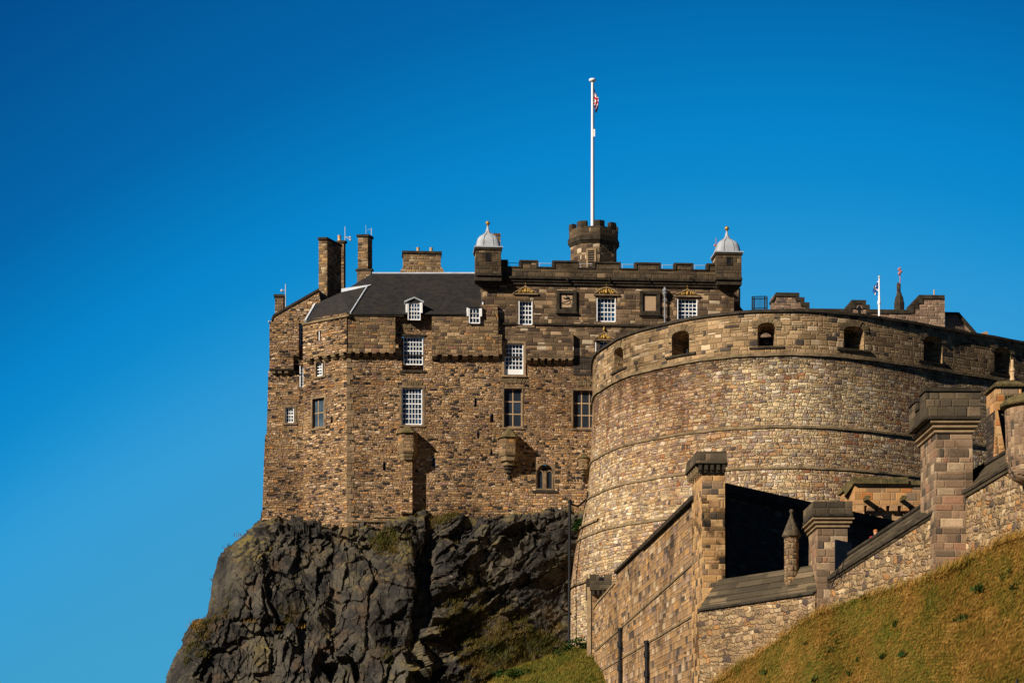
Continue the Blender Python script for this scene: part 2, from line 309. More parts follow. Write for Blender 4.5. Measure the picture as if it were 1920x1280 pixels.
M['leaf'] = blade('weed_leaf', [(.018,.045,.010), (.030,.070,.014), (.055,.095,.020)])

# ------------------------------------------------------------------ mesh builder
ORG = {}
class MB:
    def __init__(s): s.v = []; s.f = []; s.uv = []; s.mi = []; s.cur = 0; s.smooth = False; s.sm = []
    def add(s, pts, faces, uvs=None):
        o = len(s.v); s.v += [tuple(p) for p in pts]
        for k, f in enumerate(faces):
            s.f.append(tuple(o+i for i in f)); s.mi.append(s.cur); s.sm.append(s.smooth)
            s.uv.append(uvs[k] if uvs else None)
        return s
    def poly(s, pts, uv=None): return s.add(pts, [tuple(range(len(pts)))], [uv] if uv else None)
    def hexa(s, a, b):   # a, b: two matching rings of points, closed ends
        n = len(a); o = [tuple(range(n))[::-1], tuple(range(n, 2*n))]
        o += [(i, (i+1) % n, n+(i+1) % n, n+i) for i in range(n)]
        return s.add(list(a)+list(b), o)
    def box(s, c, dx, dy, dz, x=Vector((1, 0, 0)), y=Vector((0, 1, 0)), z=Vector((0, 0, 1))):
        c = Vector(c); q = [c-x*dx/2-y*dy/2, c+x*dx/2-y*dy/2, c+x*dx/2+y*dy/2, c-x*dx/2+y*dy/2]
        return s.hexa([p-z*dz/2 for p in q], [p+z*dz/2 for p in q])
    def lathe(s, c, prof, n=16, a0=0.0, a1=2*math.pi, sx=1.0, sy=1.0, sq=None):
        c = Vector(c); full = abs(a1-a0) > 6.28; k = n if full else n+1; pts = []
        for r, z in prof:
            for i in range(k):
                a = a0+(a1-a0)*i/n; pts.append(c+Vector((r*math.cos(a)*sx, r*math.sin(a)*sy, z)))
        fs = []
        for j in range(len(prof)-1):
            for i in range(n):
                i2 = (i+1) % k; fs.append((j*k+i, j*k+i2, (j+1)*k+i2, (j+1)*k+i))
        s.add(pts, fs)
        if full:
            s.add(pts[:k], [tuple(range(k))[::-1]]); s.add(pts[-k:], [tuple(range(k))])
        return s
    def tube(s, pts, r, n=8):
        pts = [Vector(p) for p in pts]; rings = []
        rr = r if isinstance(r, (list, tuple)) else [r]*len(pts)
        for i, p in enumerate(pts):
            t = (pts[min(i+1, len(pts)-1)]-pts[max(i-1, 0)]).normalized()
            a = t.cross(Vector((0, 0, 1))) if abs(t.z) < .95 else t.cross(Vector((1, 0, 0)))
            a.normalize(); b = t.cross(a)
            rings.append([p+(a*math.cos(2*math.pi*k/n)+b*math.sin(2*math.pi*k/n))*rr[i] for k in range(n)])
        fs = [(j*n+i, j*n+(i+1) % n, (j+1)*n+(i+1) % n, (j+1)*n+i) for j in range(len(pts)-1) for i in range(n)]
        fs += [tuple(range(n)), tuple(range((len(pts)-1)*n, len(pts)*n))[::-1]]
        return s.add([q for g_ in rings for q in g_], fs)
    def sphere(s, c, r, n=12, sq=1.0):
        prof = [(max(.001, r*math.sin(math.pi*i/8)), -r*sq*math.cos(math.pi*i/8)) for i in range(9)]
        return s.lathe(c, prof, n)
    def build(s, name, mats, parent=None, loc=None, bevel=0.0):
        me = bpy.data.meshes.new(name); 
        if parent is not None: off = ORG[parent.name]
        elif loc is not None: off = Vector(loc)
        else:
            a_ = np.array([tuple(p) for p in s.v]); lo_, hi_ = a_.min(0), a_.max(0); off = Vector(((lo_[0]+hi_[0])/2, (lo_[1]+hi_[1])/2, lo_[2]))
        me.from_pydata([tuple(Vector(p)-off) for p in s.v], [], s.f)
        for m in (mats if isinstance(mats, (list, tuple)) else [mats]): me.materials.append(m)
        bm = bmesh.new(); bm.from_mesh(me); lay = bm.loops.layers.uv.new('UVMap')
        bm.faces.ensure_lookup_table()
        for i, f in enumerate(bm.faces):
            f.material_index = s.mi[i]; f.smooth = s.sm[i]; g = s.uv[i]; f.normal_update(); n = f.normal
            if g is None:
                if abs(n.z) > .8: tx, ty = Vector((1, 0, 0)), Vector((0, 1, 0))
                else:
                    tx = Vector((-n.y, n.x, 0)).normalized(); ty = n.cross(tx)
                    if ty.z < 0: ty = -ty
            for k, l in enumerate(f.loops):
                if g is not None: l[lay].uv = g[k]
                else: p = l.vert.co+off; l[lay].uv = (p.dot(tx)+n.x*3.1, p.dot(ty))
        if not any(x is not None for x in s.uv) and len(s.f) < 20000: bmesh.ops.recalc_face_normals(bm, faces=bm.faces)
        if bevel: bmesh.ops.bevel(bm, geom=bm.edges[:], offset=bevel, segments=1, affect='EDGES', clamp_overlap=True)
        bm.to_mesh(me); bm.free(); me.update()
        o = bpy.data.objects.new(name, me); COL.objects.link(o)
        ORG[o.name] = Vector(off)
        if parent is not None: o.parent = parent
        else: o.location = off
        return o

def tag(o, label, cat, group=None, kind=None):
    if label: o['label'] = label
    if cat: o['category'] = cat
    if group: o['group'] = group
    if kind: o['kind'] = kind
    return o
def thing(name, label, cat, loc, group=None):
    o = bpy.data.objects.new(name, None); COL.objects.link(o); o.location = loc; ORG[o.name] = Vector(loc)
    o.empty_display_size = .5
    return tag(o, label, cat, group)

def at(px, py, d): return Vector(((px-960)/F*d, d, (YH-py)/F*d))
class Plane:
    """A vertical wall plane; w is the distance out of the wall, towards the viewer."""
    def __init__(s, px, d, deg=None, to=None):
        s.P = at(px, YH, d)
        if to is not None:
            q = at(to[0], YH, to[1])-s.P; s.A = math.atan2(q.y, q.x)
        else: s.A = R(deg)
        s.t = Vector((math.cos(s.A), math.sin(s.A), 0)); s.n = Vector((math.sin(s.A), -math.cos(s.A), 0))
    def hit(s, px, py, w=0.0):
        r = Vector(((px-960)/F, 1, (YH-py)/F)); d = (w+s.n.dot(s.P))/s.n.dot(Vector((r.x, r.y, 0)))
        p = r*d; return s.t.dot(p-s.P), p.z
    def W(s, u, z, w=0.0):
        p = s.P+s.t*u+s.n*w; return Vector((p.x, p.y, z))
    def p(s, px, py, w=0.0): return s.W(*s.hit(px, py, w), w)
    def rect(s, x0, y0, x1, y1, w=0.0):
        ua, zt = s.hit(x0, y0, w); zb = s.hit(x0, y1, w)[1]; ub = s.hit(x1, y0, w)[0]; return ua, ub, zb, zt
    def ubox(s, mb, ua, ub, za, zb, w0, w1):
        return mb.hexa([s.W(ua, za, w0), s.W(ub, za, w0), s.W(ub, za, w1), s.W(ua, za, w1)], [s.W(ua, zb, w0), s.W(ub, zb, w0), s.W(ub, zb, w1), s.W(ua, zb, w1)])
    def box(s, mb, x0, y0, x1, y1, w0, w1): return s.ubox(mb, *s.rect(x0, y0, x1, y1, w1), w0, w1)
    def prism(s, mb, pts, w0, w1):   # pts: pixel outline measured on the front face
        q = [s.hit(x, y, w1) for x, y in pts]; return mb.hexa([s.W(u, z, w0) for u, z in q], [s.W(u, z, w1) for u, z in q])
    def wall(s, mb, x0, y0, x1, y1, holes, w, depth=.35, back=.8):
        ua, ub, za, zb = s.rect(x0, y0, x1, y1, w)
        hs = [s.rect(*h, w) for h in holes]; hs = [(max(a, ua+.01), min(b, ub-.01), max(c, za), min(d, zb)) for a, b, c, d in hs]
        us = sorted({ua, ub, *[h[0] for h in hs], *[h[1] for h in hs]}); zs = sorted({za, zb, *[h[2] for h in hs], *[h[3] for h in hs]})
        for i in range(len(us)-1):
            for j in range(len(zs)-1):
                uc, zc = (us[i]+us[i+1])/2, (zs[j]+zs[j+1])/2
                if any(h[0] < uc < h[1] and h[2] < zc < h[3] for h in hs): continue
                mb.poly([s.W(us[i], zs[j], w), s.W(us[i+1], zs[j], w), s.W(us[i+1], zs[j+1], w), s.W(us[i], zs[j+1], w)],
                        [(us[i], zs[j]), (us[i+1], zs[j]), (us[i+1], zs[j+1]), (us[i], zs[j+1])])
        for a, b, c, d in hs:
            e = w-depth
            for q in ([(a, c), (a, d)], [(b, d), (b, c)], [(a, d), (b, d)], [(b, c), (a, c)]):
                (u1, z1), (u2, z2) = q
                if z1 == z2 and (abs(z1-za) < .02 or abs(z1-zb) < .02): continue
                pp = [s.W(u1, z1, w), s.W(u2, z2, w), s.W(u2, z2, e), s.W(u1, z1, e)]
                mb.poly(pp, [(u1, z1), (u2, z2), (u2+(depth if z1 == z2 else 0)*0+depth*(z1 != z2), z2+depth*(z1 == z2)), (u1+depth*(z1 != z2), z1+depth*(z1 == z2))])
            mb.poly([s.W(a, c, e-.25), s.W(b, c, e-.25), s.W(b, d, e-.25), s.W(a, d, e-.25)], [(a, c), (b, c), (b, d), (a, d)])
        for q in ([(ua, za), (ua, zb)], [(ub, zb), (ub, za)], [(ua, zb), (ub, zb)]):
            (u1, z1), (u2, z2) = q
            dv = back*(z1 == z2); du = back*(z1 != z2)
            mb.poly([s.W(u1, z1, w), s.W(u1, z1, w-back), s.W(u2, z2, w-back), s.W(u2, z2, w)], [(u1, z1), (u1+du, z1+dv), (u2+du, z2+dv), (u2, z2)])
        return ua, ub, za, zb
# ------------------------------------------------------------------ ground and crag (the setting)
def grid_mesh(name, P, mat, smooth=False, loc=(0, 0, 0)):
    n, k, _ = P.shape; me = bpy.data.meshes.new(name)
    idx = np.arange(n*k).reshape(n, k)
    q = np.stack([idx[:-1, :-1], idx[:-1, 1:], idx[1:, 1:], idx[1:, :-1]], -1).reshape(-1, 4)
    me.vertices.add(n*k); me.vertices.foreach_set('co', P.reshape(-1).astype(np.float32))
    me.loops.add(q.size); me.loops.foreach_set('vertex_index', q.reshape(-1).astype(np.int32))
    me.polygons.add(len(q)); me.polygons.foreach_set('loop_start', np.arange(0, q.size, 4, dtype=np.int32))
    me.polygons.foreach_set('use_smooth', np.full(len(q), smooth))
    me.materials.append(mat); me.update(calc_edges=True); me.validate()
    o = bpy.data.objects.new(name, me); COL.objects.link(o); return o
def hash3(c, k):
    h = (c[..., 0]*73856093) ^ (c[..., 1]*19349663) ^ (c[..., 2]*83492791) ^ (k*2654435761)
    h = (h ^ (h >> 13)) * 1274126177 & 0x7fffffff
    h = (h ^ (h >> 15)) * 2246822519 & 0x7fffffff
    return ((h ^ (h >> 16)) & 0xffffff)/float(0xffffff)
def vnoise(p, sc, k=0):
    q = p*sc; i = np.floor(q).astype(np.int64); f = q-i; f = f*f*(3-2*f); r = 0
    for dx in (0, 1):
        for dy in (0, 1):
            for dz in (0, 1):
                w = (f[..., 0] if dx else 1-f[..., 0])*(f[..., 1] if dy else 1-f[..., 1])*(f[..., 2] if dz else 1-f[..., 2])
                r = r+w*hash3(i+np.array([dx, dy, dz]), k)
    return r
def fbm(p, sc, o=4, k=0):
    r = 0; a = .5
    for j in range(o): r = r+a*(vnoise(p, sc*2**j, k+j)-.5); a *= .5
    return r
def facets(p, size, k, tilt=.5):
    """Broken-rock relief: every cell of a jittered 3D grid is a tilted plane with its own offset."""
    q = p/size; i = np.floor(q).astype(np.int64); best = np.full(p.shape[:-1], 1e9); out = np.zeros(p.shape[:-1])
    for dx in (-1, 0, 1):
        for dy in (-1, 0, 1):
            for dz in (-1, 0, 1):
                c = i+np.array([dx, dy, dz]); ctr = c+np.stack([hash3(c, k+1), hash3(c, k+2), hash3(c, k+3)], -1)
                v = q-ctr; d = (v**2).sum(-1); t = d < best
                h = hash3(c, k+4)-.5+(v*np.stack([hash3(c, k+5)-.5, 0*d, hash3(c, k+6)-.5], -1)).sum(-1)*2*tilt
                best = np.where(t, d, best); out = np.where(t, h, out)
    return out

g0 = MB(); g0.poly([(-3000, -600, -1.7), (3000, -600, -1.7), (3000, 5000, -1.7), (-3000, 5000, -1.7)]); tag(g0.build('ground', M['earth']), None, None, kind='structure')

# crag: a free-form cliff, described by its left outline and how far its face lies from the viewer
def crag():
    py = np.linspace(925, 1420, 400)
    oy = [925, 975, 985, 1000, 1012, 1030, 1055, 1085, 1130, 1161, 1167, 1176, 1200, 1230, 1280, 1420]
    ox = [498, 492, 478, 458, 440, 425, 412, 404, 394, 389, 368, 360, 347, 330, 313, 285]
    L = np.interp(py, oy, ox)
    s = np.linspace(0, 1, 560)
    back = 34; P = np.zeros((len(py), len(s)+back, 3)); N = np.zeros_like(P)
    for i, y in enumerate(py):
        px = L[i]+(1098-L[i])*s
        base = 150.2-(y-985)*0.020+np.maximum(0, 965-y)*.25
        top = np.interp(px, [470, 700, 800, 900, 1060, 1098], [990, 990, 985, 960, 938, 930])
        # leans back towards the wall foot; a step to the right of x=785 turns the face away from the sun
        d = base-2.2*np.interp(px, [400, 640, 770, 805, 860, 1060, 1098], [-.6, .45, .9, -.1, -.4, -.9, -2.2])*np.interp(y, [960, 1010, 1100, 1420], [.05, .4, 1, 1.15])-.9*np.interp(px, [775, 830, 1098], [0, 1, 1])*np.interp(y, [1000, 1120], [1, .2])
        d = d+np.maximum(0, top-y)*.10+(1.5*fbm(np.stack([px*.035, px*0+y*.02, px*0+3], -1), 1.0, 4, 160))*np.interp(y, [940, 975, 1040], [.6, 1, .2])
        edge = np.clip((px-L[i])/55.0, 0, 1); d = d+5.5*(1-np.sqrt(np.clip(1-(1-edge)**2, 0, 1)))
        z = (YH-y)/F*150.0
        X = (px-960)/F*d
        P[i, back:, 0] = X; P[i, back:, 1] = d; P[i, back:, 2] = z*d/150.0
        for j in range(back):
            t = (back-j)/back
            P[i, j] = (X[0]+t*t*6, d[0]+t*28, min(z*d[0]/150.0, 19.6+(1-t)*1.5) if y < 985 else z*d[0]/150.0)
    gx = np.gradient(P, axis=1); gz = np.gradient(P, axis=0); N = np.cross(gx, gz); N /= np.linalg.norm(N, axis=-1, keepdims=True)+1e-9
    N *= np.where(N[..., 1:2] > 0, -1, 1)
    a = R(38); c_, s_ = math.cos(a), math.sin(a)
    right = np.clip((P[..., 0]+7.5)/2.5, 0, 1)
    rot = np.stack([(c_*P[..., 0]+s_*P[..., 2]), P[..., 1], (-s_*P[..., 0]+c_*P[..., 2])], -1)*np.array([.55, .9, 1.35])
    vert = P*np.array([1.25, .9, .62])+np.stack([fbm(P, .3, 3, 90)*.5]*3, -1)
    q = np.where(right[..., None] > .5, rot+np.stack([fbm(P, .4, 3, 95)*.5]*3, -1), vert)
    rg = .85+.15*right; h = 1.45*facets(q, 4.2, 10, .5)+(.85*facets(q+7, 2.1, 30, .65)+.42*facets(q+3, 1.0, 50, .7)+.17*facets(q+5, .48, 70, .7))*rg+.5*fbm(P, .28, 3, 80)
    # a deep cleft right of the smooth buttress, and a smooth bulging slab left of it
    px = P[..., 0]/P[..., 1]*F+960; pyy = YH-P[..., 2]/P[..., 1]*F
    cl = np.exp(-((px+34*fbm(P, .45, 3, 150)-(793+(pyy-1080)*-.10))/13.0)**2)*np.clip((pyy-1000)/50, 0, 1)*np.clip((1260-pyy)/60, 0, 1)
    cl2 = np.exp(-((px-(622-(pyy-1160)*.05))/16.0)**2-((pyy-1150)/34.0)**2)
    pnx = px+26*fbm(P, .5, 3, 130); pnz = pyy+22*fbm(P, .5, 3, 140); slab = np.exp(-((pnx-682)/34.0)**4-((pnz-1165)/62.0)**4)+.9*np.exp(-((pnx-738)/40.0)**4-((pnz-1075)/66.0)**4)+.5*np.exp(-((pnx-436)/28.0)**4-((pnz-1090)/60.0)**4)
    h = h*(1-.72*np.clip(slab, 0, 1))+.55*np.clip(slab, 0, 1)-1.7*cl-1.3*cl2
    Lp = L[:, None]+0*px; fade = np.clip((pyy-935)/60, .55, 1)*np.clip((px-Lp)/40, .35, 1); fade[:, :back] = .2
    D = P+N*(h*fade)[..., None]
    o = grid_mesh('crag', D, M['rock']); tag(o, None, None, kind='structure')
    return D, px, pyy
CR, CPX, CPY = crag()

def blades(name, pts, nrm, n_each, hgt, wid, lean, mat, label=None, cat=None, kind='stuff', group=None, spread=.05, wind=(.25, 0, 0), loc=None):
    pts = np.repeat(np.asarray(pts), n_each, 0); N = len(pts)
    pts = pts+rng.normal(0, spread, (N, 3))*np.array([1, 1, .15]); a = rng.uniform(0, 2*math.pi, N)
    h = hgt*rng.uniform(.45, 1.25, N); w = wid*rng.uniform(.6, 1.3, N)
    up = np.asarray(nrm)+np.zeros((N, 3)); d = np.stack([np.cos(a), np.sin(a), 0*a], -1)
    tip = pts+up*h[:, None]+np.stack([np.cos(a+1.3), np.sin(a+1.3), 0*a], -1)*(h*lean*rng.uniform(0, 1, N))[:, None]+np.array(wind)*h[:, None]
    V = np.stack([pts-d*w[:, None]/2-up*.03, pts+d*w[:, None]/2-up*.03, tip], 1).reshape(-1, 3)
    off = np.array(loc if loc is not None else (0, 0, 0)); V = V-off
    me = bpy.data.meshes.new(name); me.vertices.add(3*N); me.vertices.foreach_set('co', V.reshape(-1).astype(np.float32))
    me.loops.add(3*N); me.loops.foreach_set('vertex_index', np.arange(3*N, dtype=np.int32)); me.polygons.add(N); me.polygons.foreach_set('loop_start', np.arange(0, 3*N, 3, dtype=np.int32))
    me.materials.append(mat); me.update(calc_edges=True); o = bpy.data.objects.new(name, me); COL.objects.link(o); o.location = tuple(off)
    return tag(o, label, cat, group, kind)

# dry grass caught on the ledges of the crag
gx = np.gradient(CR, axis=1); gz = np.gradient(CR, axis=0); NN = np.cross(gx, gz); NN /= np.linalg.norm(NN, axis=-1, keepdims=True)+1e-9
NN *= np.where(NN[..., 1:2] > 0, -1, 1)
cl = fbm(CR, .22, 3, 120)
bot = np.clip((CPY-1130+.35*(980-CPX))/110, 0, 1)*np.clip((CPX-830)/140, 0, 1)
mask = ((NN[..., 2] > .48) & (cl+.40*bot > .10) | (bot*(.6+cl) > .30)) & (CPX > 350) & (CPX < 1085) & (CPY > 960) & ((CPY > 1012) | (cl > .17)) & (CPY < 1300)
sel = CR[mask]; sel = sel[rng.permutation(len(sel))[:5600]]
blades('ledge_grass', sel, (0, -.35, .75), 7, .34, .04, .8, M['ledge'], 'dry tawny grass tufts caught on the ledges of the dark crag', 'grass', spread=.12)
sp = [(366, 1176), (374, 1174), (383, 1173), (452, 1000), (500, 1003), (560, 1168), (470, 1168), (512, 1176)]
tl = []
for x, y in sp:
    k = np.argmin((CPX-x)**2+(CPY-y)**2+(CR[..., 1] > 160)*1e6); tl.append(CR.reshape(-1, 3)[k])
tag(blades('ledge_bush', tl[:3], (-.1, -.3, .9), 60, .60, .05, 1.1, M['dryblade'], 'spiky brown bush sprouting from the left shoulder of the crag', 'bush', kind='thing', spread=.22), None, None)
blades('ledge_scrub', tl[3:], (-.1, -.3, .9), 40, .35, .04, 1.0, M['dryblade'], 'brown scrub along the upper ledges of the crag under the palace', 'scrub', spread=.3)

# grass slope below the near wall
SB = [(1180, 1420, 91), (1280, 1328, 88.2), (1350, 1272, 85.9), (1412, 1231, 84.0), (1515, 1158, 80.9), (1563, 1140, 79.6), (1672, 1103, 75.4), (1739, 1089, 71.8), (1769, 1071, 71.7), (1823, 1045, 71.3), (1884, 1016, 69), (1920, 1006, 67.5), (2050, 950, 62.5), (2250, 880, 56.8), (2600, 770, 48.6), (3000, 680, 42)]
sb = np.array([at(*p) for p in SB]); ts = np.linspace(0, 1, 260)
key = np.linspace(0, 1, len(SB)); base = np.stack([np.interp(ts, key, sb[:, k]) for k in range(3)], -1)
kr = np.ones(9)/9
for k in range(3): base[:, k] = np.convolve(np.pad(base[:, k], 4, mode='edge'), kr, 'valid')
tt = np.linspace(-.3, 1, 130)
def slope_pt(b, t):
    L = 17.0; q = np.zeros((len(b), len(t), 3)); q[:] = b[:, None, :]
    q[..., 0] += np.where(t > 0, t*L*.10, 0); q[..., 1] -= t*L; q[..., 2] -= np.where(t > 0, t*L*.60+np.maximum(t, 0)**2*2.2, t*L*-.05)
    q[..., 2] = np.maximum(q[..., 2]+(fbm(q, .35, 4, 200)*.55+fbm(q, 1.6, 3, 210)*.22)*np.clip(t*6, .15, 1), -1.75)
    return q
SP = slope_pt(base, tt)
tag(grid_mesh('grass_slope', SP, M['turf'], True), None, None, kind='structure')
f = SP[:, 30:118].reshape(-1, 3); pxs = f[:, 0]/f[:, 1]*F+960; pys = YH-f[:, 2]/f[:, 1]*F
f = f[(pxs > 1300) & (pxs < 2080) & (pys < 1310)]; ff = f[rng.integers(0, len(f), 100000)]+rng.normal(0, .06, (100000, 3))*np.array([1, 1, .1])
blades('slope_grass', ff, (.12, -.18, .72), 3, .135, .016, 1.0, M['dryblade'], 'tawny dry grass covering the slope below the near wall', 'grass', spread=.07, wind=(.35, 0, 0))
gm = f[(fbm(f, .35, 3, 300) > .10)]; gg = gm[rng.integers(0, len(gm), 9000)]
blades('green_grass', gg, (.1, -.2, .75), 3, .14, .018, .9, M['greenblade'], 'green grass patches mixed through the tawny slope', 'grass', spread=.09)
rim = base[(base[:, 0] > X0(1300)) & (base[:, 0] < X0(1960))] if False else base; rim = rim[rng.integers(0, len(rim), 1500)]+rng.normal(0, 1, (1500, 3))*np.array([.15, .35, .02])-np.array([0, .25, .0])
blades('wall_foot_grass', rim, (.1, -.15, .9), 4, .34, .02, .9, M['dryblade'], 'longer ragged grass fringe along the foot of the near walls', 'grass', spread=.12)
weeds = [(1565, 1188), (1573, 1205), (1560, 1221), (1613, 1239), (1598, 1262), (1678, 1169), (1514, 1207), (1436, 1262), (1600, 1128), (1623, 1117), (1700, 1092), (1592, 1140), (1658, 1232), (1803, 1160), (1898, 1068), (1885, 1080), (1905, 1100), (1835, 1107), (1530, 1274), (1700, 1230)]
fl = SP.reshape(-1, 3); fpx = fl[:, 0]/fl[:, 1]*F+960; fpy = YH-fl[:, 2]/fl[:, 1]*F
for i, (x, y) in enumerate(weeds):
    p = fl[np.argmin((fpx-x)**2+(fpy-y)**2)]; sz = random.uniform(.6, 1.15)
    blades('weed_clump', [p], (.05, -.3, .8), int(70*sz), .26*sz, .11, 1.3, M['leaf'], 'low dark green weed clump growing on the tawny grass slope', 'weeds', kind='thing', group='weed clumps on the grass slope', spread=.10*sz, loc=p)

# green mound between the crag and the long receding wall
mx_ = np.linspace(780, 1215, 200); crest = np.interp(mx_, [780, 840, 900, 930, 960, 1010, 1060, 1105, 1215], [1360, 1325, 1292, 1272, 1256, 1236, 1214, 1213, 1212])
tm = np.linspace(-7, 24, 120); MP = np.zeros((200, 120, 3))
for i in range(200):
    b = at(mx_[i], crest[i], 138.0); MP[i, :, 0] = b.x; MP[i, :, 1] = b.y-tm; MP[i, :, 2] = b.z-np.where(tm > 0, .20*tm+.004*tm**2, .05*tm)
MP[..., 2] += fbm(MP, .4, 4, 400)*.7+fbm(MP, 1.7, 3, 410)*.25
tag(grid_mesh('grass_mound', MP, M['greenturf'], True), None, None, kind='structure')
f = MP[:, 20:95].reshape(-1, 3); px_ = f[:, 0]/f[:, 1]*F+960; f = f[(px_ > 830) & (px_ < 1150)]
blades('mound_grass', f[rng.integers(0, len(f), 16000)]+rng.normal(0, .1, (16000, 3))*np.array([1, 1, .1]), (.1, -.2, .75), 3, .24, .035, .9, M['greenblade'], 'yellow green grass on the mound at the foot of the crag', 'grass', spread=.1)
def bush(name, x, y, d, w, hgt, label, mat=None):
    p = at(x, y, d); pts = []
    for k in range(90):
        a, b = random.uniform(0, 6.28), random.uniform(0, 1); pts.append((p.x+math.cos(a)*w*b, p.y+math.sin(a)*w*b*.6, p.z+random.uniform(-.2, hgt*(1-b*.6))))
    return blades(name, pts, (.0, -.4, .5), 9, .22, .10, 1.6, mat or M['leaf'], label, 'bush', kind='thing', spread=.14, loc=p)
bush('green_bush', 1092, 1213, 136.5, 1.0, .8, 'dark green bush at the foot of the round battery beside the pipe')
bush('green_bush', 1062, 1226, 135.5, .9, .5, 'low leafy green bush in front of the pipe foot on the mound')
bush('green_bush', 965, 1262, 134, 1.7, .35, 'spreading dark green bush at the left of the grass mound')
bush('green_bush', 1086, 988, 141.5, .45, .6, 'small green bush tucked between the battery and the crag')

# ------------------------------------------------------------------ round battery
C1 = [(1114, 743), (1129, 730), (1161, 711), (1193, 699.5), (1225, 692), (1262, 683.5), (1299, 677), (1352, 670), (1405, 666), (1458, 664), (1508, 664), (1563, 667), (1617, 672), (1671, 679), (1725, 687), (1790, 698), (1861, 709), (1909, 717), (1960, 726), (2030, 740)]
KD = 128*836.0
plan = [at(x, YH, KD/(YH-y)) for x, y in C1]
pre = [Vector((13.5, 168, 0)), Vector((9.0, 160, 0)), Vector((6.6, 152, 0)), Vector((5.75, 147, 0))]
plan = pre+[Vector((p.x, p.y, 0)) for p in plan]
def catmull(P, step):
    out = []
    for i in range(len(P)-1):
        p0, p1, p2, p3 = P[max(i-1, 0)], P[i], P[i+1], P[min(i+2, len(P)-1)]
        n = max(2, int((p2-p1).length/step))
        for k in range(n):
            t = k/n; out.append(.5*((2*p1)+(p2-p0)*t+(2*p0-5*p1+4*p2-p3)*t*t+(3*p1-p0-3*p2+p3)*t**3))
    out.append(P[-1]); return out
cv = catmull(plan, .12)
for _ in range(30): cv = [cv[0]]+[(cv[i-1]+2*cv[i]+cv[i+1])/4 for i in range(1, len(cv)-1)]+[cv[-1]]
arc = [0.0]
for i in range(1, len(cv)): arc.append(arc[-1]+(cv[i]-cv[i-1]).length)
nor = []
for i in range(len(cv)):
    t = (cv[min(i+1, len(cv)-1)]-cv[max(i-1, 0)]).normalized(); nor.append(Vector((t.y, -t.x, 0)))
def off_z(z): return float(np.interp(z, [8, 10.5, 14.5, 17, 18.6, 20.6, 23.5, 27.4, 31], [1.62, 1.6, 1.55, 1.25, .90, .42, .15, 0, 0]))
def bp(i, z, o=0.0): q = cv[i]+nor[i]*(off_z(z)+o); return Vector((q.x, q.y, z))
ZC1, ZTOP, ZDECK = 27.44, 30.1, 27.75
bat = thing('round_battery', 'huge curved stone battery with arched gun openings in front of the palace', 'battery', bp(len(cv)//2, 4.0))
mb = MB(); mb.smooth = True; zs = [4, 8, 10.5, 12.5, 14.5, 16, 17, 18, 18.6, 19.6, 20.6, 22, 23.5, 25.5, ZC1]
for i in range(len(cv)-1):
    for a, b in zip(zs[:-1], zs[1:]):
        mb.poly([bp(i, a), bp(i+1, a), bp(i+1, b), bp(i, b)], [(arc[i], a), (arc[i+1], a), (arc[i+1], b), (arc[i], b)])
mb.build('wall', M['battery'], bat)
def course(z, hgt, out, name, i0=0, i1=None, mat='string'):
    i1 = i1 or len(cv)-1; mb = MB(); mb.smooth = False
    prof = [(-.15, hgt/2+.10), (out, hgt/2), (out*1.05, -hgt/2), (-.15, -hgt/2)]
    for i in range(i0, i1):
        w = [.010*math.sin(arc[k]*2.1+z)+.008*math.sin(arc[k]*5.3) for k in (i, i+1)]
        for k in range(3):
            (o1, h1), (o2, h2) = prof[k], prof[k+1]
            mb.poly([bp(i, z+h1+w[0], o1), bp(i+1, z+h1+w[1], o1), bp(i+1, z+h2+w[1], o2), bp(i, z+h2+w[0], o2)], [(arc[i], h1), (arc[i+1], h1), (arc[i+1], h2), (arc[i], h2)])
    return mb.build(name, M[mat], bat)
LIMB = min(range(len(cv)), key=lambda i: bp(i, 27).x/bp(i, 27).y)
def idx(px, z=27): return min(range(LIMB, len(cv)), key=lambda i: abs(bp(i, z).x/bp(i, z).y*F+960-px))
course(ZC1, .19, .115, 'string_course'); course(22.94, .14, .08, 'string_course'); course(20.38, .13, .075, 'string_course')
course(18.45, .14, .12, 'string_course', 40, idx(1120, 18)); course(17.6, .14, .08, 'string_course'); course(14.45, .13, .10, 'string_course', 40, idx(1130, 14))
# parapet pierced by arched, splayed gun openings
EMB = [(1160, 17, 651, 692, (1.7, .5)), (1275.5, 34, 620, 663.5, (1.5, .45)), (1437.5, 36, 604.5, 648.5, (.64, -.22)), (1601.5, 36, 611.5, 654, (.66, -.2)), (1748.5, 35, 631, 678, (.72, -.15)), (1880, 33, 652, 700, (.72, -.15))]
em = []
for px, wpx, yt, yb, off in EMB:
    i = idx(px); d = bp(i, 28).y; a, b = idx(px-wpx/2), idx(px+wpx/2)
    em.append(dict(ia=a, ib=b, z0=(YH-yb)/F*d, z1=(YH-yt)/F*d, off=off))
mb = MB(); rv = MB(); THK = 2.1
def arch_z(e, i):
    m_ = (arc[e['ia']]+arc[e['ib']])/2; hw = (arc[e['ib']]-arc[e['ia']])/2; k = min(1, abs(arc[i]-m_)/hw)
    return e['z1']-.30*(1-math.sqrt(max(0, 1-k*k*.98)))*min(1, hw/.5)
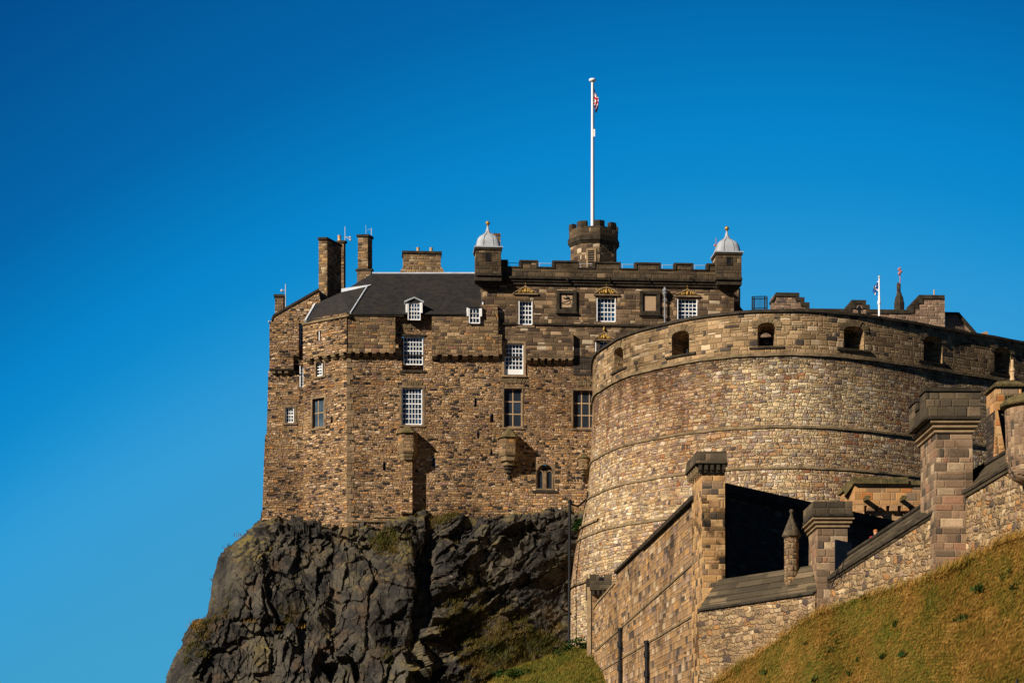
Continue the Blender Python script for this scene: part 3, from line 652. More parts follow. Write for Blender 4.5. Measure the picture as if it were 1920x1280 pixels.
for i in range(len(cv)-1):
    e = next((q for q in em if q['ia'] <= i < q['ib']), None)
    def pq(z0a, z0b, z1a, z1b):
        mb.poly([bp(i, z0a), bp(i+1, z0b), bp(i+1, z1b), bp(i, z1a)], [(arc[i], z0a), (arc[i+1], z0b), (arc[i+1], z1b), (arc[i], z1a)])
    if e:
        pq(ZC1, ZC1, e['z0'], e['z0']); pq(arch_z(e, i), arch_z(e, i+1), ZTOP, ZTOP)
    else: pq(ZC1, ZC1, ZTOP, ZTOP)
    # inner face and top
    mb.poly([bp(i, ZDECK-.3, -THK), bp(i+1, ZDECK-.3, -THK), bp(i+1, ZTOP, -THK), bp(i, ZTOP, -THK)], [(arc[i], ZDECK-.3), (arc[i+1], ZDECK-.3), (arc[i+1], ZTOP), (arc[i], ZTOP)]) if not any(abs(arc[i]-(arc[q['ia']]+arc[q['ib']])/2-q['off'][1]*(arc[q['ib']]-arc[q['ia']])/2) < q['off'][0]*(arc[q['ib']]-arc[q['ia']])/2+.1 for q in em) else None
for e in em:
    ii = list(range(e['ia'], e['ib']+1)); m_ = (arc[e['ia']]+arc[e['ib']])/2; ic = min(ii, key=lambda k: abs(arc[k]-m_))
    rim = [bp(k, arch_z(e, k)) for k in ii]; rim = [bp(e['ia'], e['z0'])]+rim+[bp(e['ib'], e['z0'])]
    c = bp(ic, e['z0'], -THK); tx = Vector((-nor[ic].y, nor[ic].x, 0)); hw = (arc[e['ib']]-arc[e['ia']])/2
    inn = []
    for p in rim:
        q = p-bp(ic, e['z0']); u = q.dot(tx); inn.append(c+tx*u*e['off'][0]+tx*hw*e['off'][1]+Vector((0, 0, .02+min(q.z, e['z1']-e['z0'])*.86)))
    for k in range(len(rim)-1):
        uvs = [(k*.1, 0), (k*.1+.1, 0), (k*.1+.1, 1.5), (k*.1, 1.5)]
        if k == 0 or k == len(rim)-2: h_ = e['z1']-e['z0']; uvs = [(0, 0), (0, h_), (THK, h_), (THK, 0)] if k == 0 else [(0, h_), (0, 0), (THK, 0), (THK, h_)]
        mb.poly([rim[k], rim[k+1], inn[k+1], inn[k]], uvs)
    mb.poly([rim[0], inn[0], inn[-1], rim[-1]], [(0, 0), (0, 1), (1, 1), (1, 0)])
mb.build('parapet', M['parapet'], bat)
for e in em:      # projecting sill and a ring of arch stones for every opening
    sl = MB(); a, b = max(0, e['ia']-4), min(len(cv)-1, e['ib']+4)
    for i in range(a, b):
        sl.hexa([bp(i, e['z0']-.15, -.1), bp(i+1, e['z0']-.15, -.1), bp(i+1, e['z0']-.15, .10), bp(i, e['z0']-.15, .10)], [bp(i, e['z0']+.0, -.1), bp(i+1, e['z0']+.0, -.1), bp(i+1, e['z0']-.03, .10), bp(i, e['z0']-.03, .10)])
    s_o = sl.build('sill', M['trim'], bat)
    vs = MB(); n = 9; m_ = (arc[e['ia']]+arc[e['ib']])/2; hw = (arc[e['ib']]-arc[e['ia']])/2
    def onwall(u, z, o):
        k = min(max(np.searchsorted(arc, u)-1, 0), len(cv)-2); t = (u-arc[k])/(arc[k+1]-arc[k]); return bp(k, z, o).lerp(bp(k+1, z, o), t)
    for k in range(n):
        a0, a1 = math.pi*(k+.05)/n, math.pi*(k+.95)/n; zc = e['z1']-.30*min(1, hw/.5)
        rr = [.0, .36+.1*(k % 2)]
        ring = []
        for a_ in (a0, a1):
            for r_ in rr: ring.append((m_-math.cos(a_)*(hw+r_), zc+math.sin(a_)*(.30*min(1, hw/.5)+r_*.9)))
        q = [ring[0], ring[2], ring[3], ring[1]]
        q = [(u, min(z, ZTOP-.06)) for u, z in q]
        vs.hexa([onwall(u, z, -.03) for u, z in q], [onwall(u, z, .030+.012*(k % 3)) for u, z in q])
    vs.build('arch_ring', M['string'], bat)
mb = MB(); prof = [(-THK-.06, .10), (.10, .10), (.12, -.07), (-.02, -.07)]
for i in range(len(cv)-1):
    for k in range(3):
        (o1, h1), (o2, h2) = prof[k], prof[k+1]
        w = [.012*math.sin(arc[j]*1.7) for j in (i, i+1)]
        mb.poly([bp(i, ZTOP+h1+w[0], o1), bp(i+1, ZTOP+h1+w[1], o1), bp(i+1, ZTOP+h2+w[1], o2), bp(i, ZTOP+h2+w[0], o2)], [(arc[i], h1), (arc[i+1], h1), (arc[i+1], h2), (arc[i], h2)])
mb.build('coping', M['trim'], bat)
mb = MB(); mb.poly([bp(i, ZDECK-.3, -THK-.02) for i in range(0, len(cv), 4)]+[Vector((40, 165, ZDECK-.3))]); mb.build('deck', M['dress'], bat)
# cannons behind the openings
def cannon(e, label, dz=.0):
    i = (e['ia']+e['ib'])//2; p = bp(i, e['z0']+.52+dz, -1.25); d = nor[i]
    t = thing('cannon', label, 'cannon', bp(i, ZDECK-.3, -2.3), 'cannons behind the battery openings')
    prof = [(.0, 2.0), (.16, 2.0), (.19, 1.9), (.20, 1.2), (.17, .6), (.135, .14), (.135, .12), (.17, .09), (.175, .0), (.12, -.02), (.075, -.02), (.07, .25), (0, .25)]
    mb = MB(); mb.smooth = True; n = 16; rings = []; side = Vector((-d.y, d.x, 0)); up = Vector((0, 0, 1))
    pts = [p-d*z+(side*math.cos(6.2832*k/n)+up*math.sin(6.2832*k/n))*max(r, .002) for r, z in prof for k in range(n)]
    mb.add(pts, [(j*n+k, j*n+(k+1) % n, (j+1)*n+(k+1) % n, (j+1)*n+k) for j in range(len(prof)-1) for k in range(n)]); mb.build('barrel', M['bronze'], t)
    cb = MB()
    for sgn in (-1, 1):   # stepped cheeks
        for q0, q1, hh in ((-.1, .8, .66), (.8, 1.3, .50), (1.3, 1.8, .34)): cb.box(p-d*(q0+q1)/2+side*.30*sgn-up*(.62-hh/2), .16, q1-q0, hh, side, d, up)
    cb.box(p-d*1.0-up*.42, .6, 1.7, .36, side, d, up); cb.box(p-d*1.75+up*.05, .95, .14, 1.25, side, d, up); cb.build('carriage_and_dark_board', M['black'], t)  # last box: added tall black board that darkens the view through the opening
    for sgn in (-1, 1):
        for q in (.6, 1.7):
            wm = MB(); c = p-d*q+side*.40*sgn-up*.62; k = 14
            ra = [c-side*.05+(d*math.cos(6.2832*j/k)+up*math.sin(6.2832*j/k))*.20 for j in range(k)]; wm.hexa(ra, [v+side*.10 for v in ra]); wm.build('wheel', M['black'], t)
cannon(em[1], 'black cannon in the second battery opening from the palace, muzzle ringed with light')
cannon(em[2], 'black cannon in the wide battery opening below the iron railing')
cannon(em[0], 'black cannon in the narrowest battery opening, nearest the palace')
cannon(em[4], 'black cannon in the battery opening above the tallest stone pier')
cannon(em[5], 'black cannon in the last battery opening above the orange chimney')
cannon(em[3], 'black cannon deep in the battery opening below the blue flag')
# ------------------------------------------------------------------ palace
PM = Plane(650, 150.0, to=(1375, 152.0))          # main facade
PA = Plane(575, 152.4, to=(650, 150.0))           # canted corner
PB = Plane(575, 153.6, deg=0.0)                   # left tower face
pal = thing('castle_palace', 'tall dark stone castle palace with slate roof and turrets on top of the crag', 'castle', at(900, 1000, 151))
pal_n = [0]
def window(pl, x0, y0, x1, y1, w, cols, rows, parent=pal, mat='white', glass='glass', bar=.044, frame=.07, mid=None, deep=.14, apron=0.0, name='window', jamb=True, open_=None):
    """frame, glazing bars (one mesh) and, under it, the panes"""
    ua, ub, za, zb = pl.rect(x0, y0, x1, y1, w); mb = MB()
    pl.ubox(mb, ua, ua+frame, za, zb, w-.05, w+(deep if jamb else .03)); pl.ubox(mb, ub-frame, ub, za, zb, w-.05, w+(deep if jamb else .03))
    pl.ubox(mb, ua+frame, ub-frame, zb-frame, zb, w-.05, w+.03); pl.ubox(mb, ua+frame, ub-frame, za, za+frame*1.2+apron, w-.05, w+.05)
    a, b, c, d = ua+frame, ub-frame, za+frame*1.2+apron, zb-frame
    for k in range(1, cols):
        u = a+(b-a)*k/cols; pl.ubox(mb, u-bar/2, u+bar/2, c, d, w-.03, w+.012)
    for k in range(1, rows):
        z = c+(d-c)*k/rows; q = bar*(1.7 if mid == k else 1); pl.ubox(mb, a, b, z-q/2, z+q/2, w-.03, w+(.03 if mid == k else .016))
    o = mb.build(name, M[mat], parent)
    if parent is pal:
        g = MB(); g.poly([pl.W(a-.02, c-.02, w-.02), pl.W(b+.02, c-.02, w-.02), pl.W(b+.02, d+.02, w-.02), pl.W(a-.02, d+.02, w-.02)]); g.build('pane', M[glass], o)
    else:
        g = MB(); g.poly([pl.W(a-.02, c-.02, w-.02), pl.W(b+.02, c-.02, w-.02), pl.W(b+.02, d+.02, w-.02), pl.W(a-.02, d+.02, w-.02)]); g.build('pane', M[glass], parent)
    return o
def surround(pl, x0, y0, x1, y1, w, t=.16, out=.035, mat='surround', sill=.12):
    ua, ub, za, zb = pl.rect(x0, y0, x1, y1, w); mb = MB()
    pl.ubox(mb, ua-t, ua-.003, za-.003, zb+.003, w-.1, w+out); pl.ubox(mb, ub+.003, ub+t, za-.003, zb+.003, w-.1, w+out)
    pl.ubox(mb, ua-t-.02, ub+t+.02, zb+.006, zb+t+.02, w-.1, w+out+.012); pl.ubox(mb, ua-t-.04, ub+t+.04, za-sill, za-.006, w-.1, w+out+.05)
    return mb.build('window_surround', M[mat], pal)

# lower wall of the main facade, pierced for its windows and slits
H_main = [(753, 726.5, 792, 796.5), (944.5, 728, 978.5, 801), (1074, 731.5, 1122, 803), (1004, 869, 1040, 918),
          (889.5, 746, 894, 763), (919, 776, 925.5, 791), (894.5, 807, 898.5, 821), (919.5, 842, 923, 853), (718, 866, 723.5, 882), (810, 858, 816.5, 875), (754, 655, 794, 693.5), (945.5, 655, 981.5, 703)]
mb = MB(); PM.wall(mb, 650, 663, 1240, 1060, H_main, 0.0, depth=.34, back=1.5); mb.build('lower_wall', M['palace'], pal)
mb = MB(); rr = random.Random(5)      # dressed corner stones
for k in range(28):
    y = 668+k*11.2+rr.uniform(-1, 1); PM.box(mb, 650.1, y, 650+(7, 13)[k % 2]+rr.uniform(-1.5, 2), y+9.6+rr.uniform(-.6, .8), -.1, .022+rr.uniform(0, .02))
mb.build('quoins', M['surround'], pal)
# storey behind the corbelled bays, up to the eaves and the string course
mb = MB(); PM.wall(mb, 650, 588, 950, 664, [(754, 629.5, 794, 668)], -.003, depth=.34, back=1.5); mb.build('bay_wall', M['palace'], pal)
# the recessed window W1 continues below that wall: its own pocket in a shallow frame
def rect_wall(name, mat, pl, x0, y0, x1, y1, holes, w, depth=.34, back=.6):
    mb = MB(); pl.wall(mb, x0, y0, x1, y1, holes, w, depth, back); return mb.build(name, M[mat], pal)
# upper palace block
H_up = [(971.5, 563.5, 998.5, 609.5), (1117.5, 558, 1154.5, 604), (1268.5, 560, 1307.5, 600), (1115, 639, 1148, 668), (945.5, 643.5, 981.5, 703)]
mb = MB(); PM.wall(mb, 904, 530, 1375, 668, [H_up[0], H_up[1], H_up[2], H_up[3], (945.5, 643.5, 981.5, 675)], .05, depth=.34, back=9.0); mb.build('upper_wall', M['sooty'], pal)
mb = MB(); PM.box(mb, 1075.5, 668.2, 1125, 703, -.3, .055); mb.build('sooty_wall_patch', M['darkwall'], pal)
# corbelled bays
rect_wall('corbelled_bay', 'corbelled', PM, 650, 591, 741, 659, [], .42, back=.6)
rect_wall('corbelled_bay', 'corbelled', PM, 810, 590, 934, 664, [(877.5, 590, 900.5, 607.5)], .42, back=.6)
rect_wall('corbelled_bay', 'corbelled', PM, 902, 571, 933, 590.2, [], .42, back=.9)
rect_wall('corbelled_bay', 'sooty', PM, 988, 623, 1075.5, 671, [], .40, back=.6)
mb = MB(); PM.box(mb, 934, 627, 941, 664, -.1, .40); mb.build('corbelled_bay', M['corbelled'], pal)
mb = MB(); PM.box(mb, 738, 645, 747, 652, -.1, .40); PM.box(mb, 741, 620, 745, 652, -.1, .30); mb.build('bay_shoulder', M['corbelled'], pal)
def corbels(pl, x0, x1, n, y0, y1, w, k=.52, slope=0.0, mat='trim'):
    for i in range(n):
        xa = x0+(x1-x0)*i/n; wd_ = (x1-x0)/n*k; mb = MB(); dy = slope*(xa-x0)
        ua, ub, za, zb = pl.rect(xa, y0+dy, xa+wd_, y1+dy, w)
        q = [(-.1, za), (w*.45, za), (w*.95, (za+zb)/2), (w+.03, (za+zb)/2+.03), (w+.03, zb-.004), (-.1, zb-.004)]
        mb.hexa([pl.W(ua, z, o) for o, z in q], [pl.W(ub, z, o) for o, z in q]); mb.build('corbel', M[mat], pal)
corbels(PM, 650, 745, 6, 659, 666.5, .40, mat='surround'); corbels(PM, 810, 944, 7, 664, 672, .40, mat='surround'); corbels(PM, 988, 1079, 7, 671, 680, .38, mat='surround')
# canted corner
rect_wall('canted_wall', 'palace', PA, 569, 671.5, 650, 1075, [(592.5, 680.5, 607.5, 706.5), (586, 748.5, 608.5, 803.5), (620, 780.5, 624, 793.5), (584, 985, 594, 1012)], 0.0, depth=.30, back=1.0)
rect_wall('canted_bay', 'palace', PA, 568, 601, 650, 674, [(594.5, 620, 602, 639.5)], .36, depth=.3, back=.6)
corbels(PA, 574, 652, 5, 673.5, 681, .33, slope=-.165, mat='string')
mb = MB(); a = [PA.p(573, 604.5, .50), PA.p(650, 590, .50)]; 
PA.ubox(mb, PA.hit(568, 603, .36)[0], PA.hit(652, 590, .36)[0]+.2, PA.hit(650, 594, .36)[1], PA.hit(650, 590, .36)[1]+.0, -.3, .48); mb.build('eaves_course', M['string'], pal)
mb = MB(); PM.box(mb, 650, 587.2, 757, 591.4, -.3, .50); PM.box(mb, 796, 587.6, 877, 590.4, -.3, .50); mb.build('eaves_course', M['trim'], pal)
# left tower face: battered, with a raking gable above
def lean_wall(name, mat, pl, outline, w, back, holes=()):
    mb = MB(); q = [pl.hit(x, y, w) for x, y in outline]
    mb.poly([pl.W(u, z, w) for u, z in q], [(u, z) for u, z in q])
    for i in range(len(q)):
        (u1, z1), (u2, z2) = q[i], q[(i+1) % len(q)]; mb.poly([pl.W(u1, z1, w), pl.W(u1, z1, w-back), pl.W(u2, z2, w-back), pl.W(u2, z2, w)], [(u1, z1), (u1+back, z1), (u2+back, z2), (u2, z2)] if abs(z1-z2) > abs(u1-u2) else [(u1, z1), (u1, z1+back), (u2, z2+back), (u2, z2)])
    return mb.build(name, M[mat], pal)
# built from strips so that the windows are real openings
lean_wall('tower_wall', 'palace', PB, [(507, 602), (507, 602), (562, 602), (561, 606), (561, 683), (505, 690)][1:], .05, 7)
lean_wall('tower_gable', 'palace', PB, [(508.5, 602), (512, 592), (531, 581), (597, 543), (600, 560), (600, 602)], .04, .9)
mb = MB(); PB.box(mb, 560.5, 601.5, 600, 606, -1, .05); PB.box(mb, 560.5, 648, 600, 683, -1, .05); PB.box(mb, 570, 605, 600, 650, -1, -.28); PB.box(mb, 560.6, 606, 571, 648, -1, -.45); mb.build('tower_wall', M['palace'], pal)
lean_wall('tower_wall', 'palace', PB, [(503, 694), (560, 694), (560, 763), (501.5, 763)], .02, 7)
mb = MB(); PB.box(mb, 560, 683.5, 600, 685, -1, .02); PB.box(mb, 560, 726, 600, 763, -1, .02); PB.box(mb, 560.5, 685, 575, 726, -1, -.35); mb.build('tower_wall', M['palace'], pal)
lean_wall('tower_wall', 'palace', PB, [(501.5, 763), (534, 763), (534, 793), (500.5, 793)], .02, 7)
lean_wall('tower_wall', 'palace', PB, [(552, 763), (600, 763), (600, 793), (552, 793)], .02, 1)
mb = MB(); PB.box(mb, 533, 762, 553, 794, -1, -.35); mb.build('tower_wall', M['palace'], pal)
lean_wall('tower_wall', 'palace', PB, [(500.5, 793), (600, 793), (600, 1040), (488.5, 1040), (491, 985), (495, 860), (497, 816), (500, 813)], .02, 7)
mb = MB(); PB.box(mb, 505.2, 603, 560.3, 667, -.5, .34); mb.build('tower_bay', M['palace'], pal); mb = MB(); PB.box(mb, 505.2, 667.1, 550, 690.5, -.5, .338); mb.build('tower_bay', M['palace'], pal)
mb = MB(); PB.box(mb, 504.8, 690.5, 550.5, 693.2, -.5, .37); mb.build('string_course', M['trim'], pal)
for xx in (509, 521, 533): 
    mb = MB(); PB.box(mb, xx, 693.4, xx+7, 699, -.2, .28); mb.build('corbel', M['string'], pal)
mb = MB(); q = [(508, 599), (512, 589.5), (531, 578), (597, 540.5), (598, 544.5), (531, 582.5), (513, 593), (509.5, 602)]
PB.prism(mb, q, -.95, .12); mb.build('gable_coping', M['trim'], pal)
# windows
window(PM, 756, 631.5, 793, 684, -.24, 6, 6, mid=3)
mb = MB(); PM.box(mb, 749, 625.5, 798, 629.3, -.1, .08); mb.build('lintel', M['trim'], pal)
mb = MB(); PM.box(mb, 750, 693.7, 799, 697.5, -.1, .08); mb.build('sill', M['trim'], pal)
window(PM, 753.5, 727, 791.5, 796, -.22, 6, 7, mid=4); surround(PM, 753, 726.5, 792, 796.5, 0)
window(PM, 946, 644.5, 981, 702, -.16, 5, 6, mid=3, apron=.30); surround(PM, 945.5, 643.5, 981.5, 703, .05, mat='dress')
window(PM, 945, 728.5, 978, 800.5, -.24, 2, 3, mat='panel', glass='leadglass', bar=.075, frame=.045, deep=.02); surround(PM, 944.5, 728, 978.5, 801, 0, t=.10)
window(PM, 1074.5, 732, 1121, 802.5, -.24, 3, 3, mat='panel', glass='leadglass', bar=.075, frame=.045, deep=.02); surround(PM, 1074, 731.5, 1122, 803, 0, t=.10)
for (x0, y0, x1, y1), c, r in ((H_up[0], 4, 5), (H_up[1], 5, 5), (H_up[2], 5, 5), (H_up[3], 4, 4)): window(PM, x0+.4, y0+.5, x1-.4, y1-.5, -.19, c, r, mid=2, deep=.22)
for h in (H_up[0], H_up[1], H_up[2], H_up[3]):
    mb = MB(); PM.box(mb, h[0]-4, h[3]+.3, h[2]+4, h[3]+4, -.1, .10); mb.build('sill', M['surround'], pal)
window(PA, 593, 681.5, 607, 706, -.16, 2, 4, mid=2); window(PA, 586.5, 749, 608, 803, -.2, 2, 2, mat='dress', glass='paleglass', bar=.08, frame=.05, deep=.02)
surround(PA, 592.5, 680.5, 607.5, 706.5, 0, t=.14); surround(PA, 586, 748.5, 608.5, 803.5, 0, t=.16)
window(PA, 596.5, 621, 601.5, 639, .16, 1, 5, bar=.05, frame=.06); window(PB, 535.5, 764, 551.5, 792.5, -.15, 3, 4, mid=2); surround(PB, 535, 763.5, 552, 793, .02, t=.16)
window(PB, 562, 606.5, 574, 648, -.2, 2, 5, mid=3); window(PB, 562, 685.5, 574, 726, -.15, 2, 6, mid=3, glass='paleglass')
mb = MB(); PM.box(mb, 718.6, 866.6, 723, 881.6, -.33, -.28); PM.box(mb, 890, 747, 893.6, 762.5, -.33, -.28); PM.box(mb, 895, 807.5, 898, 820.6, -.33, -.28); PM.box(mb, 920, 842.6, 922.8, 852.6, -.33, -.28); mb.build('slit_shutter', M['black'], pal)
for x0, y0, x1, y1 in ((920, 776.6, 925, 790.6), (810.6, 858.6, 816, 874.6)): window(PM, x0, y0, x1, y1, -.26, 1, 2, mat='surround', glass='leadglass', frame=.03, deep=.02)
# chapel window: two pointed lights in a dressed frame
PMc = PM; ua, ub, za, zb = PM.rect(1004, 869, 1040, 918, 0)
def arch_pts(u0, u1, z0, z1, n=7):
    um = (u0+u1)/2; zs_ = z1-(u1-u0)*.62; L = [(u0, z0)]
    for k in range(n): t = k/(n-1); L.append((u0+(um-u0)*(1-math.cos(t*math.pi/2)), zs_+(z1-zs_)*math.sin(t*math.pi/2)))
    for k in range(1, n): t = k/(n-1); L.append((um+(u1-um)*math.sin(t*math.pi/2), z1-(z1-zs_)*(1-math.cos(t*math.pi/2))))
    return L+[(u1, z0)]
mb = MB(); outer = arch_pts(ua+.06, ub-.06, za+.06, zb-.02); n = len(outer)
cor = [(ua, za)]+[(ua if u < (ua+ub)/2 else ub, zb) for u, z in outer[1:-1]]+[(ub, za)]
for k in range(n-1):   # spandrels between the square opening and the pointed frame
    mb.poly([PM.W(*cor[k], .004), PM.W(*cor[k+1], .004), PM.W(*outer[k+1], .004), PM.W(*outer[k], .004)]); mb.poly([PM.W(*outer[k], .004), PM.W(*outer[k+1], .004), PM.W(*outer[k+1], -.3), PM.W(*outer[k], -.3)])
um = (ua+ub)/2; PM.ubox(mb, um-.09, um+.09, za+.05, zb-.5, -.32, -.06); PM.ubox(mb, ua, ub, za, za+.10, -.3, .03)
hd = mb.build('chapel_window', M['surround'], pal)
for s0, s1 in ((ua+.12, um-.10), (um+.10, ub-.12)):
    fr = MB(); o1 = arch_pts(s0, s1, za+.12, zb-.42); o2 = arch_pts(s0+.07, s1-.07, za+.19, zb-.50)
    for k in range(len(o1)-1): fr.hexa([PM.W(*o1[k], -.24), PM.W(*o1[k+1], -.24), PM.W(*o2[k+1], -.24), PM.W(*o2[k], -.24)], [PM.W(*o1[k], -.14), PM.W(*o1[k+1], -.14), PM.W(*o2[k+1], -.14), PM.W(*o2[k], -.14)])
    fr.build('frame', M['dress'], hd); pn = MB(); pn.poly([PM.W(u, z, -.2) for u, z in o1]); pn.build('pane', M['leadglass'], hd)
for k, (y0, y1) in enumerate(((866, 876), (882, 888), (898, 905))):
    mb = MB(); PM.box(mb, 996-4*(k > 0)+3, y0, 1003.4, y1, -.1, .03); mb.build('quoin', M['trim'], pal); mb = MB(); PM.box(mb, 1040.6, y0, 1047+4*(k > 0)-2, y1, -.1, .03); mb.build('quoin', M['trim'], pal)
mb = MB(); PM.box(mb, 998, 918.6, 1046, 923, -.1, .07); mb.build('sill', M['trim'], pal)
# relieving arches of thin stones above some windows
for cx, y, wid, n in ((773, 610, 38, 13), (773, 718, 34, 11), (963, 713, 40, 14), (1096, 717, 28, 10)):
    mb = MB()
    for k in range(n):
        t = (k+.5)/n-.5; x = cx+wid*t; PM.prism(mb, [(x-1.0-t*2, y+5), (x+1.0-t*2, y+5), (x+1.1+t*8, y-5+abs(t)*5), (x-1.1+t*8, y-5+abs(t)*5)], -.05, .028+.02*((k*7) % 3))
    mb.build('relieving_arch', M['string'], pal)
# string course, cornice, parapet, merlons
mb = MB(); PM.box(mb, 941, 605, 970, 608, -.1, .17); PM.box(mb, 1000, 605.2, 1375, 608.4, -.1, .17); mb.build('string_course', M['trim'], pal)
mb = MB(); PM.box(mb, 925, 517, 1345, 520.6, -.2, .42); PM.box(mb, 925, 520.7, 1345, 526, -.2, .30); PM.box(mb, 925, 526.1, 1345, 531.5, -.2, .20); mb.build('cornice', M['trim'], pal)
for x in (1065, 1143, 1217, 1300):
    mb = MB(); PM.prism(mb, [(x-7, 519.5), (x-1, 518.6), (x+1, 527), (x-3, 524)], .2, .52); mb.build('water_spout', M['trim'], pal)
mb = MB(); PM.wall(mb, 938, 500.5, 1345, 517.3, [], .26, back=.55); mb.build('parapet', M['turret'], pal)
mb = MB()
for a, b in ((953, 973.5), (1010, 1035.5), (1087, 1111.5), (1165, 1189.5), (1240, 1263.5), (1301, 1324.5)): PM.box(mb, a, 498.6+(a-953)*.017, b, 501.1+(a-953)*.017, -.32, .32)
mb.build('parapet_coping', M['trim'], pal)
for a, b, y in ((938, 952.5, 486.5), (974, 1009.5, 487), (1036, 1086.5, 488), (1112, 1164.5, 490), (1190, 1239.5, 491.2), (1264, 1300.5, 492.3), (1325, 1345, 493.2)):
    mb = MB(); PM.box(mb, a+3, y+3, b-3, 501+(a-940)*.013, -.28, .262); o = mb.build('merlon', M['turret'], pal)
    c = MB(); PM.box(c, a, y, b, y+3.2, -.34, .34); PM.box(c, a, y+3.3, a+4, 501.2+(a-940)*.014, -.33, .33); PM.box(c, b-4, y+3.3, b, 501.2+(a-940)*.014, -.33, .33); c.build('merlon_coping', M['trim'], o)
mb = MB(); z = PM.hit(950, 490.5, 0)[1]; mb.tube([PM.p(950, 493, -.6), PM.p(1340, 498, -.6)], .022, 6)
for x in (954, 1012, 1088, 1167, 1242, 1303): mb.tube([PM.p(x, 491+(x-950)*.018, -.6), PM.p(x, 503, -.6)], .018, 5)
mb.build('parapet_rail', M['steel'], pal)
# palace roof behind the parapet (kept low) and the dark rear wing beyond the right corner
mb = MB(); zr = PM.hit(1000, 503, 0)[1]; mb.poly([PM.W(PM.hit(905, 503)[0], zr-.6, -.3), PM.W(PM.hit(1374, 503)[0], zr-.6, -.3), PM.W(PM.hit(1374, 503)[0], zr-.6, -8.8), PM.W(PM.hit(905, 503)[0], zr-.6, -8.8)]); mb.build('roof_leads', M['lead'], pal)
mb = MB(); PM.box(mb, 1365, 540, 1388, 690, -7, -2.6); mb.build('rear_wing', M['sooty'], pal)
mb = MB(); PM.prism(mb, [(1380, 570), (1388, 575), (1395, 583), (1395, 600), (1380, 600)], -5, -2.5); mb.build('rear_wing_skew', M['trim'], pal)
# pediments with gilded carving over the windows
def pediment(xa, xb, yb, yt, round_=False, fin=True):
    ua, z0 = PM.hit(xa, yb, .05); ub = PM.hit(xb, yb, .05)[0]; z1 = PM.hit((xa+xb)/2, yt, .05)[1]; um = (ua+ub)/2; mb = MB()
    out = [(ua+(ub-ua)*k/14, z0+(z1-z0)*(math.sin(math.pi*k/14)**.75 if round_ else 1-abs(k/7-1))) for k in range(15)]
    inn = [(um+(u-um)*.80, z0+.04+(z-z0)*.74) for u, z in out]
    mb.hexa([PM.W(*q, -.05) for q in out], [PM.W(*q, .10) for q in out])
    o = mb.build('pediment', M['sooty'], pal); mb = MB()
    for k in range(14): mb.hexa([PM.W(*q, .09) for q in (out[k], out[k+1], inn[k+1], inn[k])], [PM.W(*q, .24) for q in (out[k], out[k+1], inn[k+1], inn[k])])
    mb.build('pediment_moulding', M['dress'], o); mb = MB(); PM.ubox(mb, ua-.05, ub+.05, z0-.12, z0-.004, -.05, .18); mb.build('pediment_base', M['surround'], o)
    g = MB(); g.smooth = True; rr = random.Random(int(xa))
    for k in range(46):
        t = rr.uniform(-.80, .80); hmax = (z1-z0)*.84*((1-t*t)**.5 if round_ else 1-abs(t)); zz = z0+.06+rr.uniform(0, 1)*max(.02, hmax-.03); g.sphere(PM.W(um+t*(ub-ua)*.40, zz, .13), rr.uniform(.06, .10), 7)
    for k in range(4): g.sphere(PM.W(um, z0+.1+k*(z1-z0)*.17, .16), .10-.012*k, 8)
    if fin: g.lathe(PM.W(um, z1-.03, .12), [(.02, 0), (.055, .03), (.03, .10), (.09, .18), (.10, .26), (.04, .30), (.02, .42)], 8)
    g.build('gilded_carving', M['gold'], o)
pediment(962.5, 1007.5, 549, 536.5); pediment(1114, 1159.5, 551, 539, True); pediment(1265.5, 1311.5, 553.5, 542); pediment(1114, 1151, 635.5, 622)
# two framed stone panels
for x0, y0, x1, y1, carved in ((1043.5, 545, 1080.5, 585, True), (1199.5, 546.5, 1237, 589, False)):
    ua, ub, za, zb = PM.rect(x0, y0, x1, y1, .05); mb = MB(); t = .20
    PM.ubox(mb, ua, ua+t, za, zb, -.1, .20); PM.ubox(mb, ub-t, ub, za, zb, -.1, .20); PM.ubox(mb, ua+t, ub-t, zb-t, zb, -.1, .20); PM.ubox(mb, ua+t, ub-t, za, za+t*.8, -.1, .20)
    a, b, c, d = ua+t, ub-t, za+t*.8, zb-t; s = .09
    PM.ubox(mb, a, a+s, c, d, -.1, .12); PM.ubox(mb, b-s, b, c, d, -.1, .12); PM.ubox(mb, a+s, b-s, d-s, d, -.1, .12); PM.ubox(mb, a+s, b-s, c, c+s, -.1, .12)
    PM.ubox(mb, ua-.06, ub+.06, za-.12, za-.005, -.1, .26)
    o = mb.build('panel_frame', M['trim'], pal); pn = MB(); PM.ubox(pn, a+s, b-s, c+s, d-s, -.1, .07); pn.build('stone_panel', M['panel'], o)
    if carved:
        cv_ = MB(); W_ = b-a-2*s; H_ = d-c-2*s; U = lambda x, y, w: PM.W(a+s+W_*x, c+s+H_*y, w)
        cv_.tube([U(.05, .42, .085), U(.5, .52, .09), U(.97, .70, .085)], .022, 5); cv_.tube([U(.03, .30, .085), U(.3, .36, .085), U(.55, .31, .085), U(.8, .38, .085), U(.86, .55, .085)], .02, 5)
        for x, y, r_ in ((.3, .76, .06), (.45, .73, .07), (.6, .78, .09), (.68, .80, .07), (.5, .92, .04)): cv_.sphere(U(x, y, .08), r_, 7)
        for k in range(16): cv_.sphere(U(.05+.9*k/15, .05+.02*(k % 3), .075), .035, 6)
        for k in range(5): cv_.sphere(U(.04, .1+.05*k, .075), .03, 6); cv_.sphere(U(.95, .1+.07*k, .075), .03, 6)
        cv_.build('carved_relief', M['trim'], o)
